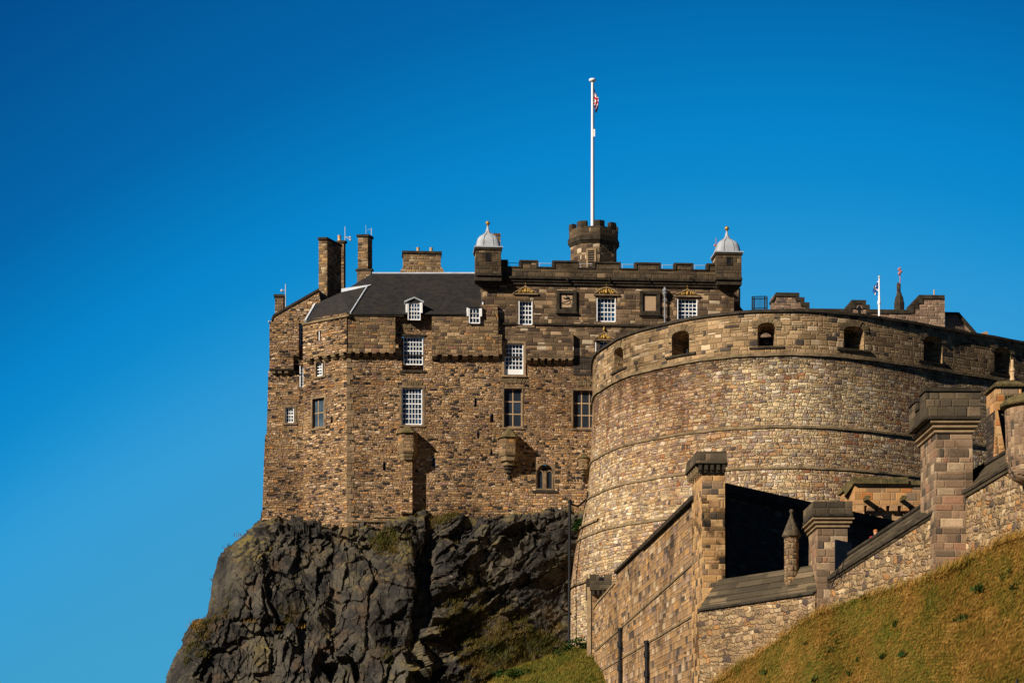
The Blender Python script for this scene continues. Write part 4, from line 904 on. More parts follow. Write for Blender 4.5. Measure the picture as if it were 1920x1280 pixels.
# rain pipe with a moulded head
mb = MB(); c = PM.p(1246.5, 545, .30); mb.tube([PM.p(1246.5, 556, .26), PM.p(1246.5, 640, .26)], .06, 10)
mb.lathe((c.x, c.y, c.z-.35), [(.06, -.1), (.11, .05), (.16, .12), (.16, .18), (.12, .22), (.18, .34), (.18, .42), (.11, .48), (.07, .60)], 12)
for y in (562, 592): mb.tube([PM.p(1243, y, .26), PM.p(1250, y, .26)], .06, 6)
mb.build('rain_pipe', M['pipe'], pal)
# square corner turrets with lead ogee caps
def turret(x0, x1, yd, yb, ybase, w, steps, slit, tip, side=0):
    ua, ub, zb, zt = PM.rect(x0, yd, x1, yb, w); sz = ub-ua
    mb = MB(); PM.ubox(mb, ua, ub, zb, zt, w-sz*1.02, w); o = mb.build('turret', M['turret'], pal)
    tr = MB(); PM.ubox(tr, ua-.07, ub+.07, zt-.13, zt+.02, w-sz*1.02-.07, w+.07); PM.ubox(tr, ua-.05, ub+.05, zb-.10, zb+.06, w-sz-.05, w+.08)
    q = [slit[0]-1.6, slit[1]-1.6, slit[2]+1.6, slit[3]+1.6]
    PM.box(tr, q[0], q[1], slit[0], q[3], w-.05, w+.045); PM.box(tr, slit[2], q[1], q[2], q[3], w-.05, w+.045); PM.box(tr, slit[0], q[1], slit[2], slit[1], w-.05, w+.045); PM.box(tr, slit[0], slit[3], slit[2], q[3], w-.05, w+.045)
    tr.build('turret_moulding', M['trim'], o)
    sl = MB(); PM.box(sl, slit[0], slit[1], slit[2], slit[3], w-.05, w+.012); sl.build('window_slit', M['black'], o)
    cb = MB()
    for xa, xb, y0, y1, wo in steps: PM.box(cb, xa, y0, xb, y1, -.2, wo)
    cb.build('turret_corbelling', M['trim'], o)
    c = PM.W((ua+ub)/2, zt+.02, w-sz*.51); hgt = PM.hit((x0+x1)/2, tip, w-sz*.5)[1]-zt
    prof = [(1.0, 0), (.96, .04), (.92, .11), (.89, .20), (.85, .30), (.79, .40), (.69, .49), (.54, .56), (.38, .62), (.25, .68), (.17, .75), (.12, .84), (.09, .92), (.04, 1.0)]
    dm = MB(); n = 4*6; pts = []; k8 = sz/2*1.05
    def sqr(a, r, z):   # rounded square section that turns round towards the tip
        ca, sa = math.cos(a), math.sin(a); p_ = 10*(1-min(1, z/.85))+2; m_ = (abs(ca)**p_+abs(sa)**p_)**(-1/p_); return Vector((ca*m_*r, sa*m_*r, 0))
    for r_, z_ in prof:
        for k in range(n): v = sqr(2*math.pi*(k+.5)/n, r_*k8, z_); pts.append(c+PM.t*v.x+PM.n*v.y+Vector((0, 0, z_*hgt)))
    dm.smooth = True
    dm.add(pts, [(j*n+i, j*n+(i+1) % n, (j+1)*n+(i+1) % n, (j+1)*n+i) for j in range(len(prof)-1) for i in range(n)]); dm.smooth = False
    PM.ubox(dm, ua-.12, ub+.12, zt+.02, zt+.11, w-sz*1.02-.12, w+.12)
    se = MB()
    for k in range(1, n, 3):   # rolled seams
        se.tube([pts[j*n+k] + (pts[j*n+k]-c)*0.01 for j in range(len(prof)-3)], .022, 5)
    dm.build('lead_dome', M['lead'], o); se.build('rolled_seams', M['pipe'], o)
    g = MB(); g.smooth = True; g.lathe(c+Vector((0, 0, hgt-.04)), [(.05, 0), (.07, .05), (.05, .10)], 10); g.sphere(c+Vector((0, 0, hgt+.20)), .16, 12); g.build('gilded_ball', M['gold'], o)
    return o
tl_ = turret(892.5, 939.5, 464, 513.5, 0, .85, [(890.5, 940, 515.6, 525.5, .80), (894, 939, 525.6, 529, .64), (897.5, 938, 529.1, 532.5, .48), (900.5, 937, 532.6, 536, .32), (903, 936, 536.1, 540, .18)], (911.5, 474, 918.5, 487), 424)
tr_ = turret(1343.5, 1390.5, 473.5, 521.5, 0, .85, [(1345, 1391, 523.6, 533, .80), (1347, 1388, 533.1, 536.8, .64), (1350, 1385, 536.9, 540.6, .48), (1353, 1381, 540.7, 544, .32), (1357, 1378, 544.1, 547.5, .18)], (1363, 482.5, 1371, 495), 434)
mb = MB(); PM.box(mb, 925, 437, 938.5, 500, -3.2, -2.2); mb.build('chimney', M['chimney'], pal)
mb = MB(); PM.box(mb, 1374.6, 540, 1376, 700, -2.6, .049); mb.build('corner_return', M['sooty'], pal)
# octagonal flag tower
FT = PM.p(1113, 500, -3.6); 
def octa(mb, c, r, z0, z1, r1=None, rot=R(12), n=8):
    r1 = r1 or r; a = [Vector((c.x+r*math.cos(rot+2*math.pi*k/n), c.y+r*math.sin(rot+2*math.pi*k/n), z0)) for k in range(n)]; b = [Vector((c.x+r1*math.cos(rot+2*math.pi*k/n), c.y+r1*math.sin(rot+2*math.pi*k/n), z1)) for k in range(n)]; return mb.hexa(a, b)
zpx = lambda y: (YH-y)/F*(FT.y-1.75)
mb = MB(); octa(mb, FT, 1.77, zpx(560), zpx(453)); ft = mb.build('flag_tower', M['sooty'], pal)
mb = MB(); octa(mb, FT, 1.77, zpx(455), zpx(449), 1.95); octa(mb, FT, 1.98, zpx(448.9), zpx(440), 1.98); mb.build('corbel_ring', M['trim'], ft)
mb = MB(); octa(mb, FT, 1.88, zpx(439.9), zpx(423)); mb.build('tower_parapet', M['turret'], ft)
for k in range(8):
    a = R(12)+2*math.pi*k/8; mb = MB()
    for s_ in (-1, 1):
        a2 = a+s_*math.pi/4; v0 = Vector((FT.x+1.90*math.cos(a), FT.y+1.90*math.sin(a), 0)); v1 = Vector((FT.x+1.90*math.cos(a2), FT.y+1.90*math.sin(a2), 0)); e = v0.lerp(v1, .30); i_ = Vector((FT.x, FT.y, 0))
        q = [v0, e, e.lerp(i_, .2), v0.lerp(i_, .2)]
        zt_ = 412.5
        mb.hexa([v+Vector((0, 0, zpx(423.2))) for v in q], [v+Vector((0, 0, zpx(zt_))) for v in q])
    mb.build('merlon', M['trim'], ft)
PF = Plane(1113, 100, deg=0); a0 = R(12)+2*math.pi*6/8
# louvred opening on the front face of the tower
va, vb = [Vector((FT.x+1.77*math.cos(R(12)+2*math.pi*k/8), FT.y+1.77*math.sin(R(12)+2*math.pi*k/8), 0)) for k in (5, 6)]
ax = (vb-va).normalized(); ay = Vector((ax.y, -ax.x, 0)); mid_ = va.lerp(vb, .55)
mb = MB(); zl0, zl1 = zpx(505), zpx(469)
for s_ in (-1, 1): mb.box(mid_+ax*.30*s_+Vector((0, 0, (zl0+zl1)/2)), .14, .16, zl1-zl0, ax, ay)
mb.box(mid_+Vector((0, 0, zl1+.08)), .76, .16, .15, ax, ay); fo = mb.build('louvre_frame', M['dress'], ft)
mb = MB()
for k in range(8): mb.box(mid_+Vector((0, 0, zl1-.08-.17*k))+ay*.02, .45, .10, .03, ax, (ay+Vector((0, 0, -.6))).normalized(), Vector((0, 0, 1)))
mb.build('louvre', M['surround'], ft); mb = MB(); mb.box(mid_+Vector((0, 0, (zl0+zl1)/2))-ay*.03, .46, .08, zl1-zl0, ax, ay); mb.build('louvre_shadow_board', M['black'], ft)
# slate roofs
mb = MB(); e0 = lambda x, y, w: PM.p(x, y, w)
A_, B_, C_, D_ = e0(657, 588.2, .55), e0(905, 588.2, .55), e0(905, 512.5, -3.6), e0(698, 512.5, -3.6); E_ = e0(689.5, 537, -2.3)
mb.poly([A_, B_, C_, D_, E_]); H_ = PA.p(573, 602, .55); I_ = PA.p(592, 569, -1.4); J_ = PA.p(612, 566, -1.8); K_ = e0(640, 548, -2.6)
mb.poly([H_, A_, E_, K_, J_, I_]); 
mb.poly([D_, C_, e0(905, 560, -9), e0(698, 560, -9)]); mb.poly([D_, e0(698, 560, -9), K_, E_]); mb.poly([I_, J_, K_, e0(640, 575, -8), PB.p(590, 600, -6)])
A2, B2, H2 = [Vector(q)+Vector((0, 0, -.04)) for q in (A_, B_, H_)]; mb.poly([A2, B2, e0(905, 592, -.2), e0(657, 592, -.2)]); mb.poly([A_, B_, B2, A2]); mb.poly([H_, A_, A2, H2]); mb.poly([H2, A2, e0(657, 592, -.2), PA.p(573, 607, -.3)])
rf = mb.build('slate_roof', M['slate'], pal)
mb = MB(); mb.tube([C_, D_], .085, 6); mb.tube([A_+Vector((0, -.03, .03)), E_+Vector((0, -.03, .03))], .065, 6); mb.tube([H_, I_], .13, 6); mb.tube([I_, J_], .10, 6)
mb.hexa([K_+Vector((0, -.05, 0)), E_+Vector((0, -.05, 0)), e0(697, 533, -2.4), e0(640, 541, -2.6)], [K_+Vector((0, .3, 0)), E_+Vector((0, .3, 0)), e0(697, 533, -2.8), e0(640, 541, -3.0)])
mb.tube([e0(905.5, 548, -1.2), e0(905.5, 572, .3)], .07, 6)
mb.build('lead_flashing', M['leadline'], rf)
# dormers
def dormer(x0, x1, y0, y1, cols, rows, gable, w=.30):
    ua, ub, za, zb = PM.rect(x0, y0, x1, y1, w); t = .14; mb = MB()
    PM.ubox(mb, ua-t, ua-.004, za+.55, zb+.05, -1.8, w); PM.ubox(mb, ub+.004, ub+t, za+.55, zb+.05, -1.8, w)
    o = mb.build('dormer', M['white'], pal)
    r_ = MB()
    if gable:
        zg = PM.hit((x0+x1)/2, 557.5, w)[1]; um = (ua+ub)/2
        g = MB(); g.hexa([PM.W(ua-t, zb+.05, w-.05), PM.W(ub+t, zb+.05, w-.05), PM.W(um, zg-.1, w-.05)], [PM.W(ua-t, zb+.05, w-.01), PM.W(ub+t, zb+.05, w-.01), PM.W(um, zg-.1, w-.01)]); g.build('dormer_gable', M['slate'], o)
        for a, b in ((ua-t-.1, um), (ub+t+.1, um)):
            q = [(a, zb+.0), (b, zg-.06), (b, zg+.03), (a, zb+.12)]
            r_.hexa([PM.W(*p_, -2.6) for p_ in q], [PM.W(*p_, w+.10) for p_ in q])
    else: r_.hexa([PM.W(ua-t, zb+.06, w+.06), PM.W(ub+t, zb+.06, w+.06), PM.W(ub+t, zb+.5, -1.9), PM.W(ua-t, zb+.5, -1.9)], [PM.W(ua-t, zb+.12, w+.06), PM.W(ub+t, zb+.12, w+.06), PM.W(ub+t, zb+.58, -1.9), PM.W(ua-t, zb+.58, -1.9)])
    r_.build('dormer_roof', M['lead' if gable else 'slate'], o)
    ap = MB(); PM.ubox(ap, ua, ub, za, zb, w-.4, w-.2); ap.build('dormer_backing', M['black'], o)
    window(PM, x0, y0, x1, y1, w-.12, cols, rows, parent=o, mid=rows//2, name='dormer_window', deep=.10)
dormer(764.5, 788.5, 567.5, 600, 4, 4, True, .66); dormer(879, 900, 577.5, 606.5, 3, 3, False, .64)
# chimneys
def stack(name, pl, x0, y0, x1, y1, w0, w1, pots=(), cap=.12):
    ua, ub, za, zb = pl.rect(x0, y0, x1, y1, w1); mb = MB(); pl.ubox(mb, ua, ub, za, zb, w0, w1); o = mb.build('chimney', M['chimney'], pal)
    c = MB(); pl.ubox(c, ua-cap*.7, ub+cap*.7, zb-.13, zb+.05, w0-cap*.7, w1+cap*.7); c.build('chimney_cap', M['trim'], o)
    for t, w in pots:
        p = MB(); p.lathe(pl.W(ua+(ub-ua)*t, zb+.05, w), [(.15, 0), (.15, .06), (.12, .10), (.115, .34), (.14, .36), (.14, .42), (.09, .42), (.09, .2), (.0, .2)], 12); p.build('chimney_pot', M['pot'], o)
    return o
PC = Plane(597, 154.6, deg=-2.0)
def slant_stack(xl, xc, xr, yt, yb, d, ang1, ang2, pots=()):
    """chimney seen corner on: left face lit, right face turned from the sun"""
    c = at(xc, YH, d); k = d/F
    tL = Vector((-math.cos(R(ang1)), math.sin(R(ang1)), 0)); tR = Vector((math.cos(R(ang2)), math.sin(R(ang2)), 0))
    def solve(t, x):   # length along t from the corner that projects to pixel column x
        q = (x-960)/F; return (q*c.y-c.x)/(t.x-q*t.y)
    a = c+tL*solve(tL, xl); b = c+tR*solve(tR, xr); e = a+(b-c); z0, z1 = (YH-yb)/F*d, (YH-yt)/F*d
    mb = MB(); ring = [a, c, b, e]; mb.hexa([Vector((p.x, p.y, z0)) for p in ring], [Vector((p.x, p.y, z1)) for p in ring]); o = mb.build('chimney', M['chimney'], pal)
    m_ = (a+b)/2; ring = [p+(p-m_).normalized()*.12 for p in ring]; cp = MB(); cp.hexa([Vector((p.x, p.y, z1-.12)) for p in ring], [Vector((p.x, p.y, z1+.06)) for p in ring]); cp.build('chimney_cap', M['trim'], o)
    for s_, t_ in pots:
        p_ = c+(a-c)*s_+(b-c)*t_; q = MB(); q.lathe((p_.x, p_.y, z1+.06), [(.16, 0), (.16, .06), (.13, .10), (.125, .34), (.15, .36), (.15, .42), (.10, .42), (.10, .2), (.0, .2)], 12); q.build('chimney_pot', M['pot'], o)
    return o
slant_stack(597.5, 613.5, 640, 446.5, 590, 154.0, 8, 66)
slant_stack(634, 644.5, 648, 452.5, 575, 158.4, 8, 60, [(.9, .4)])
slant_stack(671, 689.5, 698, 441, 505, 154.6, 6, 66)
slant_stack(669.5, 695, 697.5, 505, 545, 154.3, 6, 66)
stack('chimney', PM, 756, 471.5, 826.5, 500, -9.6, -8.2, [(.40, -8.8), (.75, -8.8)])
mb = MB(); PM.prism(mb, [(749, 510), (756.5, 499), (826, 499), (832, 506), (832, 530), (749, 530)], -9.9, -8.0); mb.build('chimney_base', M['chimney'], pal)
PB2 = Plane(520, 155.5, deg=0); stack('chimney', PB2, 515.5, 553, 531, 595, -1.3, 0.0)
# corbelled closet turrets on the lower wall
def closet(xc, half, ytip, yeave, ybody, proj, tiers, name):
    u0 = PM.hit(xc, yeave, 0)[0]; hw = half/F*151
    def ring(y, s, o):
        z = PM.hit(xc, y, .5)[1]; prof = [(-1, 0), (-.95, .55), (-.45, 1), (.55, 1), (1, .5), (1, 0)]
        return [PM.W(u0+hw*s*a, z, -.05+(proj*o)*b) for a, b in prof]
    mb = MB(); mb.hexa(ring(ybody, 1, 1), ring(yeave, 1, 1)); o = mb.build(name, M['corbelled'], pal)
    r_ = MB(); z = PM.hit(xc, ytip, .1)[1]; r1 = ring(yeave+.5, 1.14, 1.14); tip = PM.W(u0, z, .02)
    r2 = [tip.lerp(p, .12) for p in r1]
    for q in r2: q.z = z
    r_.hexa(r1, r2); r_.build('mossy_roof', M['moss'], o)
    for y0, y1, s, ov in tiers:
        t = MB(); t.hexa(ring(y1, s*.93, ov*.93), ring(y0, s, ov)); t.build('corbel_tier', M['string' if s > .5 else 'trim'], o)
    return o
cl1 = closet(764, 18.5, 797, 813, 847, 1.15, [(847.2, 851, 1.06, 1.06), (851.2, 857, .93, .95), (857.2, 863, .82, .85)], 'closet_turret')
mb = MB(); q = PM.rect(752.5, 863.2, 773, 962, .70); PM.ubox(mb, q[0], q[1], q[2], q[3], -.1, .72); mb.build('closet_shaft', M['palace'], cl1)
closet(954, 19, 803, 821, 851, 1.15, [(851.2, 855, 1.03, 1.05), (855.2, 864, .88, .9), (864.2, 872, .62, .66), (872.2, 878, .48, .5), (878.2, 885, .33, .36), (885.2, 896, .16, .18)], 'closet_turret')
closet(1094, 9.5, 849, 858, 880, .8, [(880.2, 884, .8, .8), (884.2, 888, .6, .6), (888.2, 900, .25, .3)], 'closet_turret')
# rocky footings and little ledges under the wall
mb = MB(); PM.box(mb, 775, 980.2, 808, 992, -.3, .6); mb.build('footing_slab', M['moss'], pal); mb = MB(); PM.box(mb, 866, 970, 900, 990, -.3, .55); mb.build('footing_slab', M['moss'], pal)
mb = MB(); PM.box(mb, 660, 974, 800, 977.5, -.1, .10); PM.box(mb, 700, 968, 760, 970, -.1, .07); mb.build('offset_course', M['string'], pal)
# tall rough block standing between palace and battery
mb = MB(); PM.box(mb, 1112, 600, 1125, 700, -.4, .02); mb.build('wall_return', M['darkwall'], pal)

# ------------------------------------------------------------------ flags, aerials, railings, pipes
fp = PM.p(1110.8, 418, -3.6); zt = (YH-153)/F*fp.y
fl = thing('flagpole', 'tall white flagpole on the octagonal tower flying a red, white and blue flag', 'flagpole', (fp.x, fp.y, zpx(428)))
mb = MB(); mb.smooth = True; mb.lathe((fp.x, fp.y, zpx(430)), [(.125, 0), (.12, 3), (.085, zt-zpx(430))], 14); mb.build('pole', M['white'], fl)
mb = MB(); mb.smooth = True; mb.lathe((fp.x, fp.y, zt-.05), [(.08, 0), (.24, .06), (.26, .14), (.24, .22), (.10, .27), (.0, .28)], 14); mb.build('cap', M['white'], fl)
mb = MB(); mb.box((fp.x+.14, fp.y-.08, zpx(236)), .10, .10, .55); mb.build('cleat_box', M['white'], fl)
mb = MB(); mb.tube([(fp.x+.10, fp.y-.06, zt-.1), (fp.x+.16, fp.y-.06, zpx(240)), (fp.x+.13, fp.y-.06, zpx(415))], .012, 4); mb.build('halyard', M['cloth'], fl)
def flag(name, label, hoist, width, drop, fold, pattern, mats, sgn=1, nx=44, ny=40, slack=1.0):
    mb = MB(); mb.smooth = True; P = []
    for j in range(ny+1):
        for i in range(nx+1):
            u, v = i/nx, j/ny
            x = width*(u**.85)*math.sin(math.pi*(.12+.76*min(1, v*.9+.1)))*(1-.35*u*math.sin(v*2.5)); z = -v*drop*.62-u*drop*(.40*slack)+.04*math.sin(u*11+v*3)
            y = fold*math.sin(u*13+v*2.2)*(.25+u)*.55
            P.append(Vector(hoist)+Vector((sgn*(x+.03*math.sin(u*17+v*5)), y, z)))
    for j in range(ny):
        for i in range(nx):
            mb.cur = pattern((i+.5)/nx, (j+.5)/ny); o = j*(nx+1)+i; mb.add([P[o], P[o+1], P[o+nx+2], P[o+nx+1]], [(0, 1, 2, 3)])
    ob = mb.build(name, [M[m] for m in mats]); return tag(ob, label, 'flag')
def jack(u, v):
    x, y = (u-.5)*2, (v-.5)*2; ax_, ay_ = abs(x), abs(y)
    if ax_ < .12 or ay_ < .20: return 0
    if ax_ < .20 or ay_ < .33: return 1
    d = abs(ax_-ay_); 
    if d < .09: return 0
    return 1 if d < .24 else 2
flag('flag', 'red, white and blue flag hanging limp from the tall white flagpole', (fp.x+.10, fp.y, (YH-166)/F*fp.y), .50, 1.85, .22, jack, ['flagred', 'flagwhite', 'flagblue'])
def salt(u, v):
    return 1 if abs(u-v) < .09 or abs(u-(1-v)) < .09 else 0
b = at(1648.5, 610, 165); fl2 = thing('flagpole', 'short white flagpole behind the battery flying a blue and white flag', 'flagpole', b)
z1 = (YH-521)/F*165
mb = MB(); mb.smooth = True; mb.lathe(b, [(.085, 0), (.085, .62*(z1-b.z)), (.06, .63*(z1-b.z)), (.05, z1-b.z)], 10); mb.build('pole', M['white'], fl2)
mb = MB(); mb.smooth = True; mb.sphere((b.x, b.y, z1+.08), .10, 10); mb.build('ball', M['steel'], fl2)
mb = MB(); mb.lathe((b.x, b.y, (YH-571)/F*165), [(.10, 0), (.13, .05), (.13, .28), (.10, .33)], 10); mb.build('collar', M['white'], fl2)
flag('flag', 'blue flag with a white diagonal cross drooping from the short flagpole', (b.x-.06, b.y, (YH-527)/F*165), .62, 1.15, .16, salt, ['saltire', 'flagwhite'], sgn=-1)
def aerial(label, px, py0, py1, d, arms=(), mat='steel', r=.02):
    p = at(px, py0, d); q = at(px, py1, d); mb = MB(); mb.tube([p, q], r, 6)
    for dx, y, L in arms:
        s_ = at(px, y, d); e = at(px+dx, y+L, d); mb.tube([s_, e], r*.9, 5); mb.sphere(e, r*3.2, 7)
    return tag(mb.build('aerial', M[mat]), label, 'aerial')
aerial('slim aerial mast with side dish on the tallest left chimney', 647, 455, 425, 158.6, [(10, 444, 6), (10, 444, 1)], r=.028)
aerial('pale whip aerial on the narrow chimney beside the slate roof', 696.5, 462, 427.5, 155.5, r=.03)
aerial('thin bent aerial on top of the narrow chimney beside the slate roof', 686, 440, 422, 155.2, [(7, 434, -4)], r=.012)
aerial('curved pipe aerial beside the small leftmost chimney', 535.5, 580, 532, 155.0, [(-7, 544, 1)], r=.035)
aerial('faded red lattice aerial beside the right lead dome', 1342.5, 470, 446, 154.5, [(-2, 461, -1), (2, 465, -1)], 'redwhite', r=.03)
aerial('small bracket lamp sticking out from the left tower corner', 507.5, 603, 602, 153.3, [(-3.5, 602.4, .2)], r=.02)
# iron cage rail on the battery's rear platform
rl = thing('iron_railing', 'black iron railing cage standing on the battery top beside the palace corner', 'railing', at(1424, 590, 146)); mb = MB()
for x in (1410.5, 1414, 1434, 1438): mb.tube([at(x, 590, 146 if x in (1410.5, 1438) else 147.5), at(x, 556.5 if x != 1414 else 558, 146 if x in (1410.5, 1438) else 147.5)], .055, 6)
mb.build('post', M['black'], rl); mb = MB()
for y in (556, 560.5, 578, 581): mb.tube([at(1410.5, y, 146), at(1438, y-.6, 146)], .03, 5)
mb.build('rail', M['black'], rl); mb = MB()
for k in range(11): mb.tube([at(1413+2.2*k, 556, 146), at(1413+2.2*k, 580, 146)], .016, 4)
mb.build('bars', M['black'], rl)
# pipe down the crag
pd = 139.3
mb = MB(); mb.tube([at(1068.5, 939, pd), at(1067.5, 1080, pd-.2), at(1066.8, 1216, pd-.6)], .095, 8)
for y in (975, 1060, 1150): mb.tube([at(1068, y-2, pd), at(1068, y+2, pd)], .14, 8)
mb.tube([at(1068.5, 940, pd), at(1074, 946, pd+.4), at(1084, 949, pd+.8), at(1092, 942, pd+1.2), at(1101, 935, pd+1.8), at(1102, 922, pd+2)], .07, 8); mb.sphere(at(1068.5, 939, pd), .14, 8)
tag(mb.build('drain_pipe', M['black']), 'long black drain pipe running down between the crag and the round battery', 'pipe')
# ------------------------------------------------------------------ buildings seen over the battery
PK = Plane(1448, 176.0, deg=3.0)
sg = thing('stepped_gable_building', 'dark stone building with crow stepped gables showing above the battery top', 'building', PK.p(1600, 640))
top = [(1455, 548), (1499, 548), (1499, 557), (1508.5, 557), (1508.5, 566.5), (1518, 566.5), (1518, 578), (1589.5, 578), (1589.5, 570.5), (1597, 570.5), (1597, 562), (1624, 562), (1624, 571), (1631, 571), (1631, 579.5), (1706.5, 579.5), (1706.5, 570), (1715, 570), (1715, 561), (1723.5, 561), (1723.5, 552.5), (1771.5, 552.5)]
mb = MB(); xs = [1455, 1499, 1508.5, 1518, 1589.5, 1597, 1624, 1631, 1706.5, 1715, 1723.5, 1771.5]; ys = [548, 557, 566.5, 578, 570.5, 562, 571, 579.5, 570, 561, 552.5]
for a, b, y in zip(xs[:-1], xs[1:], ys): mb_ = PK.box(mb, a, y+2, b-.02, 690, -1.2, 0)
PK.box(mb, 1390, 592, 1446, 690, -1.2, -.2); mb.build('wall', M['back'], sg)
mb = MB(); PK.prism(mb, [(1448.5, 556), (1454.9, 549), (1454.9, 690), (1447.5, 690)], -1.2, -.05); mb.build('gable_flank', M['back'], sg)
mb = MB(); T = 7.0
for k in range(len(xs)-1):
    a, b, y = xs[k], xs[k+1], ys[k]; a2 = a-(T*.5 if k and ys[k-1] > y else 0); PK.box(mb, a, y, b-.02, y+T, -1.25, .10)
    if k+1 < len(ys):
        y2 = ys[k+1]
        if y2 > y: PK.box(mb, b-T, y+T+.05, b-.02, y2+T, -1.25, .09)
        else: PK.box(mb, b+.02, y2+T+.05, b+T, y+T, -1.25, .09)
PK.prism(mb, [(1447, 562), (1455, 548), (1455, 555), (1448.5, 566)], -1.25, .05)
mb.build('stepped_coping', M['trim'], sg)
mb = MB(); PK.box(mb, 1609, 580, 1613.5, 612, -.2, .03); PK.prism(mb, [(1605, 580), (1611, 572), (1617, 580)], -.2, .06); mb.build('niche', M['black'], sg)
mb = MB(); mb.hexa([PK.p(1771.6, 588, -.5), PK.p(1796, 588.5, -1.5), PK.p(1832, 630, -1.5), PK.p(1832, 660, -1.5), PK.p(1771.6, 660, -.5)], [PK.p(1771.6, 588, -6), PK.p(1796, 588.5, -6), PK.p(1832, 630, -6), PK.p(1832, 660, -6), PK.p(1771.6, 660, -6)]); mb.build('side_gable', M['back'], sg)
mb = MB(); mb.tube([PK.p(1771, 588, -.4), PK.p(1796, 588, -1.4), PK.p(1836, 634, -1.4)], .16, 6); mb.build('gable_coping', M['trim'], sg)
mb = MB(); mb.tube([PK.p(1751.5, 554, -.6), PK.p(1751.5, 543, -.6)], .06, 6); mb.build('vent_pipe', M['pot'], sg)
st = thing('stone_pinnacle', 'slender dark stone pinnacle rising behind the stepped gables', 'pinnacle', at(1686, 600, 190)); p0 = at(1686, 600, 190); zz = lambda y: (YH-y)/F*190-p0.z; k = 190/F
mb = MB(); mb.lathe(p0, [(9.6*k, 0), (9.6*k, zz(568)), (8.6*k, zz(564)), (7.5*k, zz(558)), (5.2*k, zz(553)), (4.2*k, zz(549))], 8); mb.build('base', M['trim'], st)
mb = MB(); mb.lathe(p0+Vector((-.05, 0, 0)), [(4.3*k, zz(550)), (3.6*k, zz(545)), (3.9*k, zz(536)), (3.5*k, zz(532)), (3.0*k, zz(530.5)), (.02, zz(529.5))], 8); mb.build('shaft', M['darkwall'], st)
aerial('faded red and white mast rising from the dark stone pinnacle', 1687.5, 532, 501, 189.5, [(-1.2, 507, -2), (1.2, 511, -2), (-1.2, 514, -1)], 'redwhite', r=.045)
mb = MB(); PG = Plane(1850, 178, deg=0); PG.prism(mb, [(1840, 660), (1840, 624), (1850.5, 620.5), (1853.5, 628), (1853.5, 660)], -.9, 0); tag(mb.build('gable_tip', M['orange']), 'tiny stone gable tip peeping over the battery at the far right', 'gable')

# ------------------------------------------------------------------ near walls and piers
def axisbox(mb, x0, x1, y, zb, zt, depth): return mb.hexa([(x0, y, zb), (x1, y, zb), (x1, y+depth, zb), (x0, y+depth, zb)], [(x0, y, zt), (x1, y, zt), (x1, y+depth, zt), (x0, y+depth, zt)])
def X(px, d): return (px-960)/F*d
def Z(py, d): return (YH-py)/F*d
# long wall running away from the viewer
D1 = 88.0
dW = 133.0; PW = Plane(1113, dW, to=(1316, D1))     # its sunlit face looks left
lw = thing('boundary_wall', 'long orange brown block wall running back from the corner pier towards the battery', 'wall', PW.p(1200, 1300))
mb = MB(); ln = [PW.hit(x, y) for x, y in ((1114, 1138), (1120, 1128), (1154, 1090), (1156, 1071), (1205, 1026), (1208, 1022), (1316, 918))]; zb = Z(1420, 95)
poly = ln+[(ln[-1][0], zb), (ln[0][0], zb)]
# front face, cut in strips so that the blocks are not stretched
mb.poly([PW.W(u, z) for u, z in poly], poly); mb.poly([PW.W(u, z, -1.1) for u, z in poly[::-1]], poly[::-1])
mb.build('wall', M['leftwall'], lw)
mb = MB()
def slope_run(pl, a, b, up, dn, w0, w1):
    (u1, z1), (u2, z2) = pl.hit(*a), pl.hit(*b); return mb.hexa([pl.W(u1, z1-dn, w0), pl.W(u1, z1-dn, w1), pl.W(u2, z2-dn, w1), pl.W(u2, z2-dn, w0)], [pl.W(u1, z1+up, w0), pl.W(u1, z1+up, w1), pl.W(u2, z2+up, w1), pl.W(u2, z2+up, w0)])
slope_run(PW, (1156, 1071), (1207, 1022), .03, .12, -1.2, .16); slope_run(PW, (1207, 1024), (1304, 930), .03, .16, -1.2, .20); mb.build('coping', M['trim'], lw)
mb = MB(); slope_run(PW, (1114, 1138), (1121, 1127), .02, .10, -1.1, .06); slope_run(PW, (1121, 1127), (1154, 1090), .02, .10, -1.1, .06); mb.build('low_coping', M['dress'], lw)
mb = MB()
for a, b in (((1117, 1219), (1306, 1050)), ((1125, 1258), (1306, 1150))): slope_run(PW, a, b, .05, .05, -.05, .05)
mb.build('string_course', M['string'], lw)
# small corbelled end pier of that wall
dT = 133.6; tp = thing('end_pier', 'small corbelled end pier with a dark notched cap against the round battery', 'pier', at(1115, 1230, dT)); k = dT/F
mb = MB(); axisbox(mb, X(1107.5, dT), X(1150, dT), dT, Z(1240, dT), Z(1100, dT), 1.6); mb.build('shaft', M['leftwall'], tp)
mb = MB(); PT = Plane(1107, dT, deg=-12.0); PT.box(mb, 1100.5, 1100, 1108, 1230, -.8, .05); mb.build('shaft_flank', M['dress'], tp)
mb = MB(); axisbox(mb, X(1105.5, dT), X(1154, dT), dT-.3, Z(1106, dT), Z(1082, dT), 1.9); axisbox(mb, X(1105.5, dT), X(1123, dT), dT-.3, Z(1081.9, dT), Z(1077, dT), .6); axisbox(mb, X(1132.5, dT), X(1148, dT), dT-.3, Z(1081.9, dT), Z(1077, dT), .6); mb.build('cap', M['cap'], tp)
mb = MB(); axisbox(mb, X(1100, dT), X(1105.4, dT), dT+.1, Z(1121, dT), Z(1083, dT), 1.4); mb.build('cap_flank', M['trim'], tp)
for i in range(4):
    mb = MB(); x = 1110+i*9; axisbox(mb, X(x, dT), X(x+4.5, dT), dT-.28, Z(1115, dT), Z(1106.1, dT), .4); mb.build('corbel', M['trim'], tp)
